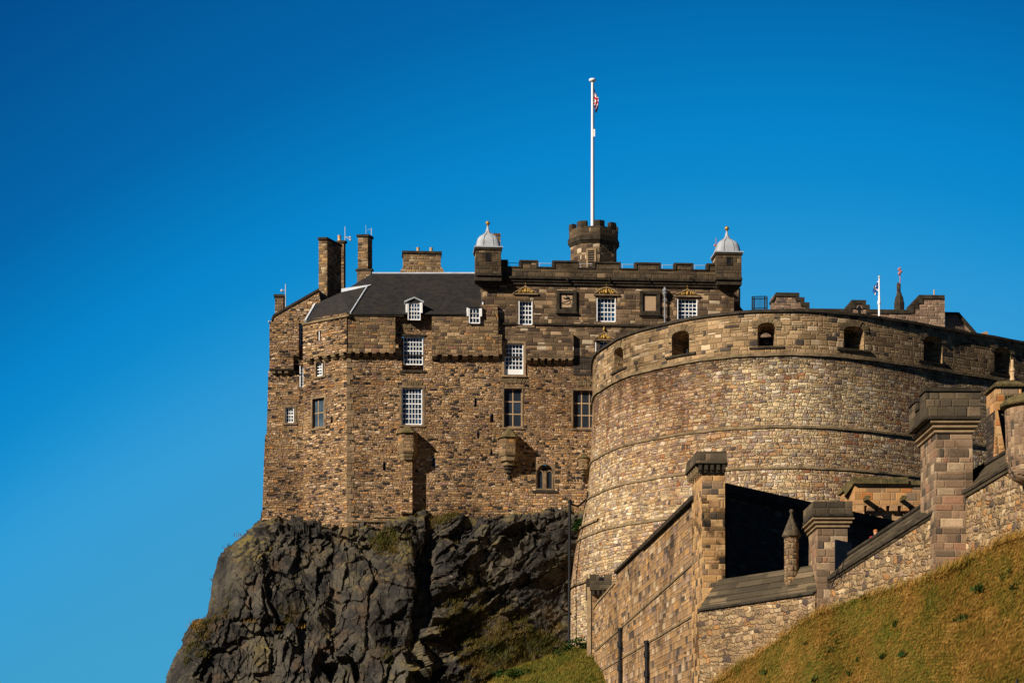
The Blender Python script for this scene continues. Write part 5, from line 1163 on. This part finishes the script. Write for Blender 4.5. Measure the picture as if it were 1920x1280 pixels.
mb = MB(); axisbox(mb, X(1122.5, dT), X(1132, dT), dT-.305, Z(1089, dT), Z(1082.2, dT), .3); mb.build('notch', M['black'], tp)
# pipes on the wall
for (xt, yt), (xb, yb), lab in (((1163.5, 1178), (1156.5, 1300), 'left one of two short black pipes on the receding block wall'), ((1213.5, 1202), (1211, 1300), 'right one of two short black pipes on the receding block wall, nearer the corner pier')):
    u0, z0 = PW.hit(xt, yt, .12); u1, z1 = PW.hit(xb, yb, .12); mb = MB(); mb.tube([PW.W(u0, z0, .14), PW.W(u0, z1-2, .14)], .105, 8)
    for q in (.25, .62): mb.tube([PW.W(u0, z0+(z1-z0)*q-.16, .14), PW.W(u0, z0+(z1-z0)*q+.16, .14)], .16, 8)
    mb.tube([PW.W(u0, z0-.1, .14), PW.W(u0, z0+.05, .14)], .15, 8)
    tag(mb.build('wall_pipe', M['black']), lab, 'pipe', 'pipes on the receding wall')

def moulded(mb, x0, x1, y, depth, z, tiers, rnd=True):
    """stack of round mouldings under a cap, three sides; z is the underside of the cap"""
    for t, (o, h) in enumerate(tiers):
        zc = z-h/2; n = 6; prof = [(o-.10+.10*math.cos(a), zc+h*.48*math.sin(a)) for a in [math.pi/2-math.pi*j/n for j in range(n+1)]]
        for j in range(n):
            (o1, z1), (o2, z2) = prof[j], prof[j+1]
            q = lambda o_, z_: [Vector((x0-o_, y+depth, z_)), Vector((x0-o_, y-o_, z_)), Vector((x1+o_, y-o_, z_)), Vector((x1+o_, y+depth, z_))]
            A, B = q(o1, z1), q(o2, z2)
            for k in range(3): mb.poly([A[k], A[k+1], B[k+1], B[k]])
        A = q(prof[0][0], prof[0][1]); mb.poly(A); mb.poly(q(prof[-1][0], prof[-1][1])); z -= h
    return z
# corner pier
d1 = 87.4
p1 = thing('corner_pier', 'tall orange stone corner pier with a dark corbelled cap and soot stains', 'pier', at(1337, 1290, d1))
mb = MB(); zt1 = Z(868, d1); xa, xb = X(1315.5, d1), X(1360, d1)
# the left face follows the long wall
ring = lambda x0, x1, y, z, dep: [Vector((x0, y, z)), Vector((x1, y, z)), Vector((x1+dep*.02, y+dep, z)), Vector((x0-dep*.06, y+dep, z))]
mb.hexa(ring(xa, xb, d1, Z(1420, d1), 2.9), ring(xa+.02, xb-.02, d1, Z(868, d1), 2.9)); mb.build('shaft', M['piersooty'], p1)
mb = MB(); mb.hexa(ring(xa-.26, xb+.06, d1-.24, Z(868.5, d1), 3.0), ring(xa-.22, xb+.03, d1-.20, Z(847, d1), 3.0)); mb.build('cap', M['cap'], p1)
mb = MB(); mb.hexa(ring(xa-.28, xb+.09, d1-.27, Z(870.5, d1), 3.1), ring(xa-.28, xb+.09, d1-.27, Z(868.7, d1), 3.1)); mb.build('cap_moulding', M['trim'], p1)
for i in range(5):
    mb = MB(); x = 1309+i*11.2; axisbox(mb, X(x, d1), X(x+6, d1), d1-.22, Z(882, d1), Z(870.7, d1), .3); axisbox(mb, X(x, d1), X(x+6, d1), d1-.14, Z(886, d1), Z(882.1, d1), .2); mb.build('corbel', M['trim'], p1)
for i in range(6):
    mb = MB(); y = d1+.15+i*.5; xq = xa-.06*(y-d1); mb.hexa([(xq-.2, y, Z(884, d1)), (xq+.05, y, Z(884, d1)), (xq+.05, y+.24, Z(884, d1)), (xq-.2, y+.24, Z(884, d1))], [(xq-.24, y, Z(870.8, d1)), (xq+.05, y, Z(870.8, d1)), (xq+.05, y+.24, Z(870.8, d1)), (xq-.24, y+.24, Z(870.8, d1))]); mb.build('corbel', M['string'], p1)
# shaded inner wall
a_, b_ = at(1352, YH, 90.5), at(1700, YH, 104.0); zt_ = Z(905.5, 90.5)
PI_ = Plane(1352, 90.5, to=(1700, 104.0)); L_ = (b_-a_).length
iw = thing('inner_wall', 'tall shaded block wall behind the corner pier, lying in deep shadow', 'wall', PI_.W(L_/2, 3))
mb = MB(); PI_.ubox(mb, -.2, L_+6, -1, zt_-.42, -1.0, 0); mb.build('wall', M['darkwall'], iw)  # shade on this face is also put into the near-black stone colour
mb = MB(); PI_.ubox(mb, -.2, L_+6, zt_-.40, zt_, -1.2, .22); PI_.ubox(mb, -.2, L_+6, zt_-.55, zt_-.41, -1.05, .10); mb.build('coping', M['trim'], iw)
# low wall with a broad sloping top between the two piers
d2 = 80.6
PL = Plane(1312, d1-.1, to=(1519, d2+.4))
gl = thing('glacis_wall', 'low cream rubble wall with a broad sloping stone top between two piers', 'wall', PL.p(1410, 1290))
e0_, e1_ = PL.hit(1311, 1144), PL.hit(1519, 1112.5); zl = (e0_[1]+e1_[1])/2; U0, U1 = e0_[0], e1_[0]+.3
mb = MB(); PL.ubox(mb, U0, U1, -1, 99, -.6, 0) if False else mb.hexa([PL.W(U0, -1, -.6), PL.W(U0, -1, 0), PL.W(U1, -1, 0), PL.W(U1, -1, -.6)], [PL.W(U0, e0_[1], -.6), PL.W(U0, e0_[1], 0), PL.W(U1, e1_[1], 0), PL.W(U1, e1_[1], -.6)]); mb.build('wall', M['near'], gl)
mb = MB()
t0, t1 = PL.hit(1311, 1091, -.72), PL.hit(1519, 1059, -.72)
n = 5
for j in range(n):      # sloping courses, each laid a little proud of the one above
    f0, f1 = j/n, (j+1)/n; A = PL.W(U0, e0_[1]+(t0[1]-e0_[1])*f0, .05-.77*f0); B = PL.W(U1, e1_[1]+(t1[1]-e1_[1])*f0, .05-.77*f0); C = PL.W(U1, e1_[1]+(t1[1]-e1_[1])*f1-.01, .05-.77*f1-.03); D = PL.W(U0, e0_[1]+(t0[1]-e0_[1])*f1-.01, .05-.77*f1-.03)
    dn = Vector((0, .25, -.12)); mb.hexa([A+dn, B+dn, C+dn, D+dn], [A, B, C, D])
mb.build('sloping_top', M['glacis'], gl)
mb = MB(); A, B = PL.W(U0, e0_[1]-.03, .10), PL.W(U1, e1_[1]-.03, .10); mb.hexa([A, B, B+PL.n*-.3, A+PL.n*-.3], [q+Vector((0, 0, .09)) for q in (A, B, B+PL.n*-.3, A+PL.n*-.3)]); mb.build('drip_course', M['trim'], gl)
# bartizan on that wall
dB = 82.8; kb = dB/F; bc = at(1484, 1095, dB)
bt = thing('round_turret', 'small round turret with a conical stone roof and ball on the sloping wall', 'turret', bc); zB = lambda y: Z(y, dB)-bc.z
mb = MB(); mb.smooth = True; mb.lathe(bc, [(.20, zB(1101)), (.27, zB(1092)), (13.6*kb, zB(1082)), (13.6*kb, zB(1004))], 20); mb.build('body', M['chimney'], bt)
mb = MB(); mb.smooth = True; mb.lathe(bc, [(13.7*kb, zB(1008)), (17.5*kb, zB(1006)), (18*kb, zB(1003.5)), (14.4*kb, zB(995)), (9.6*kb, zB(983)), (5.4*kb, zB(973)), (2.6*kb, zB(965)), (2.2*kb, zB(962.5)), (3.8*kb, zB(960)), (4.2*kb, zB(957.5)), (3.2*kb, zB(955)), (.01, zB(954))], 20); mb.build('conical_roof', M['cap'], bt)
# second pier
def pier(name, label, px0, px1, d, ytop, ycap, tiers, capx, ybase, depth, capmat, shaftmat, gap=None, batter=.010):
    t = thing(name, label, 'pier', at((px0+px1)/2, ybase, d)); x0, x1 = X(px0, d), X(px1, d)
    zc = Z(ycap, d); mb = MB(); mm = moulded(mb, x0, x1, d, depth+.25, zc, tiers); mb.build('cap_moulding', M['dress'], t)
    sh = MB(); H = mm+.05-(Z(ybase, d)-3); b_ = batter*H
    sh.hexa([(x0-b_*.3, d-b_*.1, Z(ybase, d)-3), (x1+b_, d-b_*.1, Z(ybase, d)-3), (x1+b_, d+depth, Z(ybase, d)-3), (x0-b_*.3, d+depth, Z(ybase, d)-3)], [(x0, d, mm+.05), (x1, d, mm+.05), (x1, d+depth, mm+.05), (x0, d+depth, mm+.05)]); sh.build('shaft', M[shaftmat], t)
    ox = tiers[0][0]+.02; c0, c1 = X(capx[0], d-ox), X(capx[1], d-ox); cp = MB(); dep = depth+.3
    if gap:
        g0_, g1_, zg = gap; axisbox(cp, c0, c1, d-ox, zc, Z(ytop, d-ox), g0_); axisbox(cp, c0, c1, d-ox+g0_, zc, Z(ytop, d-ox)-zg, g1_-g0_); axisbox(cp, c0, c1, d-ox+g1_, zc, Z(ytop, d-ox)-.04, dep-g1_)
    else: axisbox(cp, c0, c1, d-ox, zc, Z(ytop, d-ox), dep)
    cp.build('cap', M[capmat], t)
    if gap:
        cc = MB(); axisbox(cc, c0-.05, c1+.06, d-ox-.06, Z(ytop, d-ox)+.002, Z(ytop, d-ox)+.13, g0_+.06); axisbox(cc, c0-.05, c1+.05, d-ox+g1_-.03, Z(ytop, d-ox)-.03, Z(ytop, d-ox)+.09, dep-g1_); axisbox(cc, c0-.05, c0+.2, d-ox+g0_+.01, Z(ytop, d-ox)-zg+.002, Z(ytop, d-ox)-zg+.09, g1_-g0_-.05); cc.build('cap_coping', M['trim'], t)
    bm_ = MB(); axisbox(bm_, c0-.03, c1+.03, d-ox-.03, zc+.002, zc+.10, dep+.02); bm_.build('cap_band', M['trim'], t)
    return t
pier('stone_pier', 'shorter mauve stone pier with a plain moulded cap beside the blue board gate', 1533, 1589, d2, 939, 969, [(.24, .145), (.16, .145), (.08, .145)], (1525, 1598.5), 1150, 2.5, 'cap', 'pier')
# third pier, the tallest and nearest
d3 = 72.0
pier('stone_pier', 'tallest mauve brown stone pier with a notched moulded cap near the right turret', 1755, 1823, d3, 733.5, 788, [(.24, .155), (.16, .155), (.08, .155)], (1735.5, 1838), 1085, 2.7, 'cap', 'pier', gap=(1.0, 1.75, .42))
# slope wall between second and third pier
PS = Plane(1556, d2-.5, to=(1760, d3+.4))
sw = thing('slope_wall', 'cream rubble wall with a steep sloping coping climbing beside the grass slope', 'wall', PS.p(1640, 1120))
def raking_wall(pl, a, b, wall_t, base_z, par, up0, up1, mat='near', back=.85):
    (ua, za), (ub, zb) = pl.hit(*a), pl.hit(*b)
    mb = MB(); mb.hexa([pl.W(ua, base_z, -wall_t), pl.W(ua, base_z, 0), pl.W(ub, base_z, 0), pl.W(ub, base_z, -wall_t)], [pl.W(ua, za, -wall_t), pl.W(ua, za, 0), pl.W(ub, zb, 0), pl.W(ub, zb, -wall_t)]); mb.build('wall', M[mat], par)
    (uc, zc), (ud, zd) = pl.hit(*up0, -back), pl.hit(*up1, -back)
    mb = MB(); n = 3
    for j in range(n):
        f0, f1 = j/n, (j+1)/n; g = lambda f, e: pl.W((ua+(uc-ua)*f, ub+(ud-ub)*f)[e], (za+(zc-za)*f, zb+(zd-zb)*f)[e]-(.02 if f == f1 else 0), .10-(back+.10)*f-(.03 if f == f1 else 0))
        A, B, C, D = g(f0, 0), g(f0, 1), g(f1, 1), g(f1, 0); dn = Vector((0, .2, -.15)); mb.hexa([A+dn, B+dn, C+dn, D+dn], [A, B, C, D])
    mb.build('sloping_coping', M['glacis'], par)
    mb = MB(); mb.tube([pl.W(uc-.05, zc+.03, -back-.02), pl.W(ud, zd+.03, -back-.02)], .085, 10); mb.build('roll_coping', M['trim'], par)
    mb = MB(); A, B = pl.W(ua, za-.02, .13), pl.W(ub, zb-.02, .13); mb.hexa([A, B, B-pl.n*.3, A-pl.n*.3], [q+Vector((0, 0, .10)) for q in (A, B, B-pl.n*.3, A-pl.n*.3)]); mb.build('drip_course', M['trim'], par)
raking_wall(PS, (1556, 1087), (1760, 957), 1.0, -1, sw, (1567, 1056), (1760, 928))
PR = Plane(1800, d3+.5, to=(1990, 65.0))
rw = thing('slope_wall', 'cream rubble wall with sloping coping between the tallest pier and the right round turret', 'wall', PR.p(1880, 1020))
raking_wall(PR, (1800, 932.5), (2400, 571), 1.0, -1, rw, (1812, 893), (2400, 540))
# cable looped over the coping end
mb = MB(); mb.tube([PS.p(1575, 1052, .2), PS.p(1570, 1070, .2), PS.p(1565, 1087, .16), PS.p(1559, 1100, .1)], .022, 5); mb.tube([PS.p(1583, 1046, .2), PS.p(1580, 1062, .2), PS.p(1577, 1080, .16), PS.p(1577, 1094, .1)], .02, 5); tag(mb.build('cable', M['black']), 'thin black cable looped over the lower end of the sloping coping', 'cable')
# dark blue board gate behind the pier
dg = 80.3; bg_ = thing('board_gate', 'dark blue vertical board gate half hidden behind the sloping coping', 'gate', at(1580, 1060, dg)); PGt = Plane(1566, dg-.02, to=(1597, dg+.22))
mb = MB()
for i in range(8): x = 1566.3+i*3.9; PGt.prism(mb, [(x, 1011+max(0, (x-1570)*.24)), (x+3.6, 1011+max(0, (x+3.6-1570)*.24)), (x+3.6, 1075), (x, 1075)], -.05, 0)
mb.build('boards', M['bluegate'], bg_); mb = MB(); PGt.box(mb, 1566, 1024, 1598, 1028, -.10, -.052); PGt.box(mb, 1566, 1058, 1598, 1062, -.10, -.052); mb.build('cross_rail', M['bluegate'], bg_)
# small orange corbelled building behind the inner wall
dO = 108.0; PO = Plane(1602, dO, deg=2.0); ob_ = thing('corbelled_building', 'small orange sandstone building with corbels and a heavy cornice under the battery', 'building', PO.p(1660, 1000))
mb = MB(); PO.box(mb, 1602.5, 906, 1740, 947, -4, 0); mb.build('upper_wall', M['orange'], ob_)
mb = MB(); PO.box(mb, 1604, 947.2, 1740, 1010, -4, -.28); mb.build('lower_wall', M['leftwall'], ob_)
mb = MB(); PO2 = Plane(1585, dO+2.6, to=(1602.4, dO)); PO2.prism(mb, [(1584.5, 928), (1602.3, 906.5), (1602.3, 1010), (1584.5, 1010)], -.5, 0); mb.build('flank_wall', M['orange'], ob_)
mb = MB(); PO.box(mb, 1600, 897.5, 1704, 905.8, -4.2, .22); PO.box(mb, 1702, 901, 1745, 908.5, -4.2, .12); PO.box(mb, 1602, 893.5, 1703, 897.4, -4.2, .10)
mb.hexa([PO.p(1601, 894, .1), PO.p(1601, 906, .2), PO2.p(1583, 931, .25), PO2.p(1583, 919, .25)], [PO.p(1603, 893.5, -1), PO.p(1603, 905.5, -1), PO2.p(1587, 931, -.6), PO2.p(1587, 919, -.6)]); mb.build('cornice', M['moss'], ob_)
for i in range(6):
    x = 1604+i*21.5; mb = MB(); PO.box(mb, x, 947.1, x+14.5, 957, -.3, -.01); mb.build('corbel', M['orange'], ob_)
for x in (1622, 1690, 1731):
    mb = MB(); c = PO.p(x, 938, 0); mb.box(c+PO.n*.35+Vector((0, 0, .03)), .20, .8, .18, PO.t, PO.n); mb.box(c+PO.n*.62+Vector((0, 0, .1)), .26, .2, .12, PO.t, PO.n); mb.build('water_spout', M['moss'], ob_)
# orange gabled chimney behind the right wall
dC = 80.0; PCg = Plane(1867, dC, deg=0); og = thing('orange_chimney', 'tall orange sandstone chimney with vent hole and pot behind the right wall', 'chimney', at(1880, 880, dC))
mb = MB(); axisbox(mb, X(1867.3, dC), X(1915, dC), dC, Z(768, dC), Z(725, dC), 1.6); mb.build('stack', M['orange'], og)
mb = MB(); zb_ = Z(900, dC); mb.hexa([(X(1867.3, dC), dC+.15, zb_), (X(1920, dC), dC+.15, zb_), (X(1920, dC), dC+1.6, zb_), (X(1867.3, dC), dC+1.6, zb_)], [(X(1867.3, dC), dC+.15, Z(768.2, dC)), (X(1913, dC), dC+.15, Z(768.2, dC)), (X(1913, dC), dC+1.6, Z(768.2, dC)), (X(1867.3, dC), dC+1.6, Z(768.2, dC))]); mb.build('lower_stack', M['darkwall'], og)
mb = MB(); mb.hexa([(X(1862.5, dC), dC-.1, zb_), (X(1893, dC), dC-.1, zb_), (X(1893, dC), dC+.14, zb_), (X(1862.5, dC), dC+.14, zb_)], [(X(1867.5, dC), dC-.1, Z(768, dC)), (X(1869.3, dC), dC-.1, Z(768, dC)), (X(1869.3, dC), dC+.14, Z(768, dC)), (X(1867.5, dC), dC+.14, Z(768, dC))]); mb.build('raking_buttress', M['orange'], og)
mb = MB(); rg = lambda o, z: [(X(1867.3, dC)-o, dC-o, z), (X(1915, dC)+o, dC-o, z), (X(1915, dC)+o, dC+1.6+o, z), (X(1867.3, dC)-o, dC+1.6+o, z)]
mb.hexa(rg(.10, Z(725, dC)), rg(.12, Z(721, dC))); mb.hexa(rg(.12, Z(720.9, dC)), rg(-.1, Z(713, dC))); mb.build('cap', M['moss'], og)
mb = MB(); mb.lathe(at(1898.5, 713, dC+.4), [(.11, 0), (.09, .10), (.10, .28), (.075, .31), (.11, .36), (.09, .42), (.06, .5), (.055, .8), (0, .82)], 10); mb.build('chimney_pot', M['pot'], og)
mb = MB(); axisbox(mb, X(1882.5, dC), X(1899, dC), dC-.04, Z(753.5, dC), Z(739, dC), .1); vt = mb.build('vent_frame', M['moss'], og); mb = MB()
for i in range(3):
    for j in range(3): c = at(1886+i*4.6, 742.5+j*4, dC-.05); mb.box(c, .045, .03, .045)
mb.build('vent_hole', M['black'], vt)
# round turret on the right edge
dR = 66.0; kr_ = dR/F; rc = at(1937, 905, dR+.8); rt = thing('round_turret', 'broad round turret with a rounded base and stone cone roof at the right edge', 'turret', rc); zR = lambda y: Z(y, dR+.8)-rc.z; kr_ = (dR+.8)/F
mb = MB(); mb.smooth = True; mb.lathe(rc, [(.05, zR(912)), (22*kr_, zR(908)), (38*kr_, zR(898)), (46*kr_, zR(884)), (47.5*kr_, zR(868)), (50*kr_, zR(866)), (50.5*kr_, zR(858)), (49.5*kr_, zR(840)), (51.5*kr_, zR(780)), (52.5*kr_, zR(765))], 32); mb.build('body', M['pier'], rt)
mb = MB(); mb.smooth = True; mb.lathe(rc, [(52.6*kr_, zR(768)), (56*kr_, zR(764)), (61*kr_, zR(763)), (61*kr_, zR(757)), (48*kr_, zR(747)), (18*kr_, zR(735)), (2*kr_, zR(722)), (.01, zR(720))], 32); mb.build('conical_roof', M['moss'], rt)
# spike of an iron fence rising into the bottom right corner
fs = at(1907, 1272, 34); mb = MB(); mb.smooth = True; mb.lathe((fs.x, fs.y, fs.z-3.2), [(.03, 0), (.03, 3.0), (.045, 3.05), (.03, 3.12), (.018, 3.18), (.002, 3.22)], 10); tag(mb.build('fence_spike', M['black']), 'black iron fence spike rising in the bottom right corner before the grass', 'fence spike')
# passer-by behind the sloping coping, only the head and red collar show
def person(px, py, d, label):
    top_ = at(px, py, d); g = top_-Vector((0, 0, 1.72)); t = thing('person', label, 'person', g)
    def skin(name, V, E, rad, mat):
        me = bpy.data.meshes.new(name); me.from_pydata([tuple(v) for v in V], E, []); o = bpy.data.objects.new(name, me); COL.objects.link(o); o.parent = t
        o.modifiers.new('skin', 'SKIN')
        for i, r_ in enumerate(rad): me.skin_vertices[0].data[i].radius = (r_, r_*.85)
        me.skin_vertices[0].data[0].use_root = True
        s_ = o.modifiers.new('sub', 'SUBSURF'); s_.levels = s_.render_levels = 2; me.materials.append(M[mat]); return o
    skin('body', [(0, 0, .92), (0, 0, 1.15), (0, 0, 1.38), (0, 0, 1.47), (0, -.01, 1.56), (0, -.01, 1.66), (-.19, 0, 1.38), (-.24, .02, 1.12), (-.22, -.06, .90), (.19, 0, 1.38), (.24, .02, 1.12), (.22, -.06, .90), (-.09, 0, .86), (-.10, 0, .48), (-.10, .02, .08), (-.10, -.12, .04), (.09, 0, .86), (.10, 0, .48), (.10, .02, .08), (.10, -.12, .04)],
         [(0, 1), (1, 2), (2, 3), (3, 4), (4, 5), (2, 6), (6, 7), (7, 8), (2, 9), (9, 10), (10, 11), (0, 12), (12, 13), (13, 14), (14, 15), (0, 16), (16, 17), (17, 18), (18, 19)],
         [.14, .13, .14, .055, .085, .075, .06, .045, .032, .06, .045, .032, .085, .06, .042, .035, .085, .06, .042, .035], 'skin')
    skin('jacket', [(0, 0, .88), (0, 0, 1.15), (0, 0, 1.40), (0, 0, 1.475), (-.19, 0, 1.40), (-.245, .02, 1.12), (-.225, -.06, .95), (.19, 0, 1.40), (.245, .02, 1.12), (.225, -.06, .95)], [(0, 1), (1, 2), (2, 3), (2, 4), (4, 5), (5, 6), (2, 7), (7, 8), (8, 9)], [.165, .155, .165, .085, .08, .065, .055, .08, .065, .055], 'red')
    skin('trousers', [(0, 0, .90), (-.09, 0, .84), (-.10, 0, .48), (-.10, .02, .10), (.09, 0, .84), (.10, 0, .48), (.10, .02, .10)], [(0, 1), (1, 2), (2, 3), (0, 4), (4, 5), (5, 6)], [.15, .10, .075, .06, .10, .075, .06], 'cloth')
    h = MB(); h.smooth = True; h.sphere(Vector(g)+Vector((0, .02, 1.645)), .095, 12, .9); h.build('hair', M['hair'], t)
    f_ = MB(); f_.smooth = True; f_.sphere(Vector(g)+Vector((0, -.095, 1.60)), .016, 8); f_.build('nose', M['skin'], t)
    return t
person(1642, 992, 81.0, 'passer-by in a red jacket, only head and collar showing over the coping')
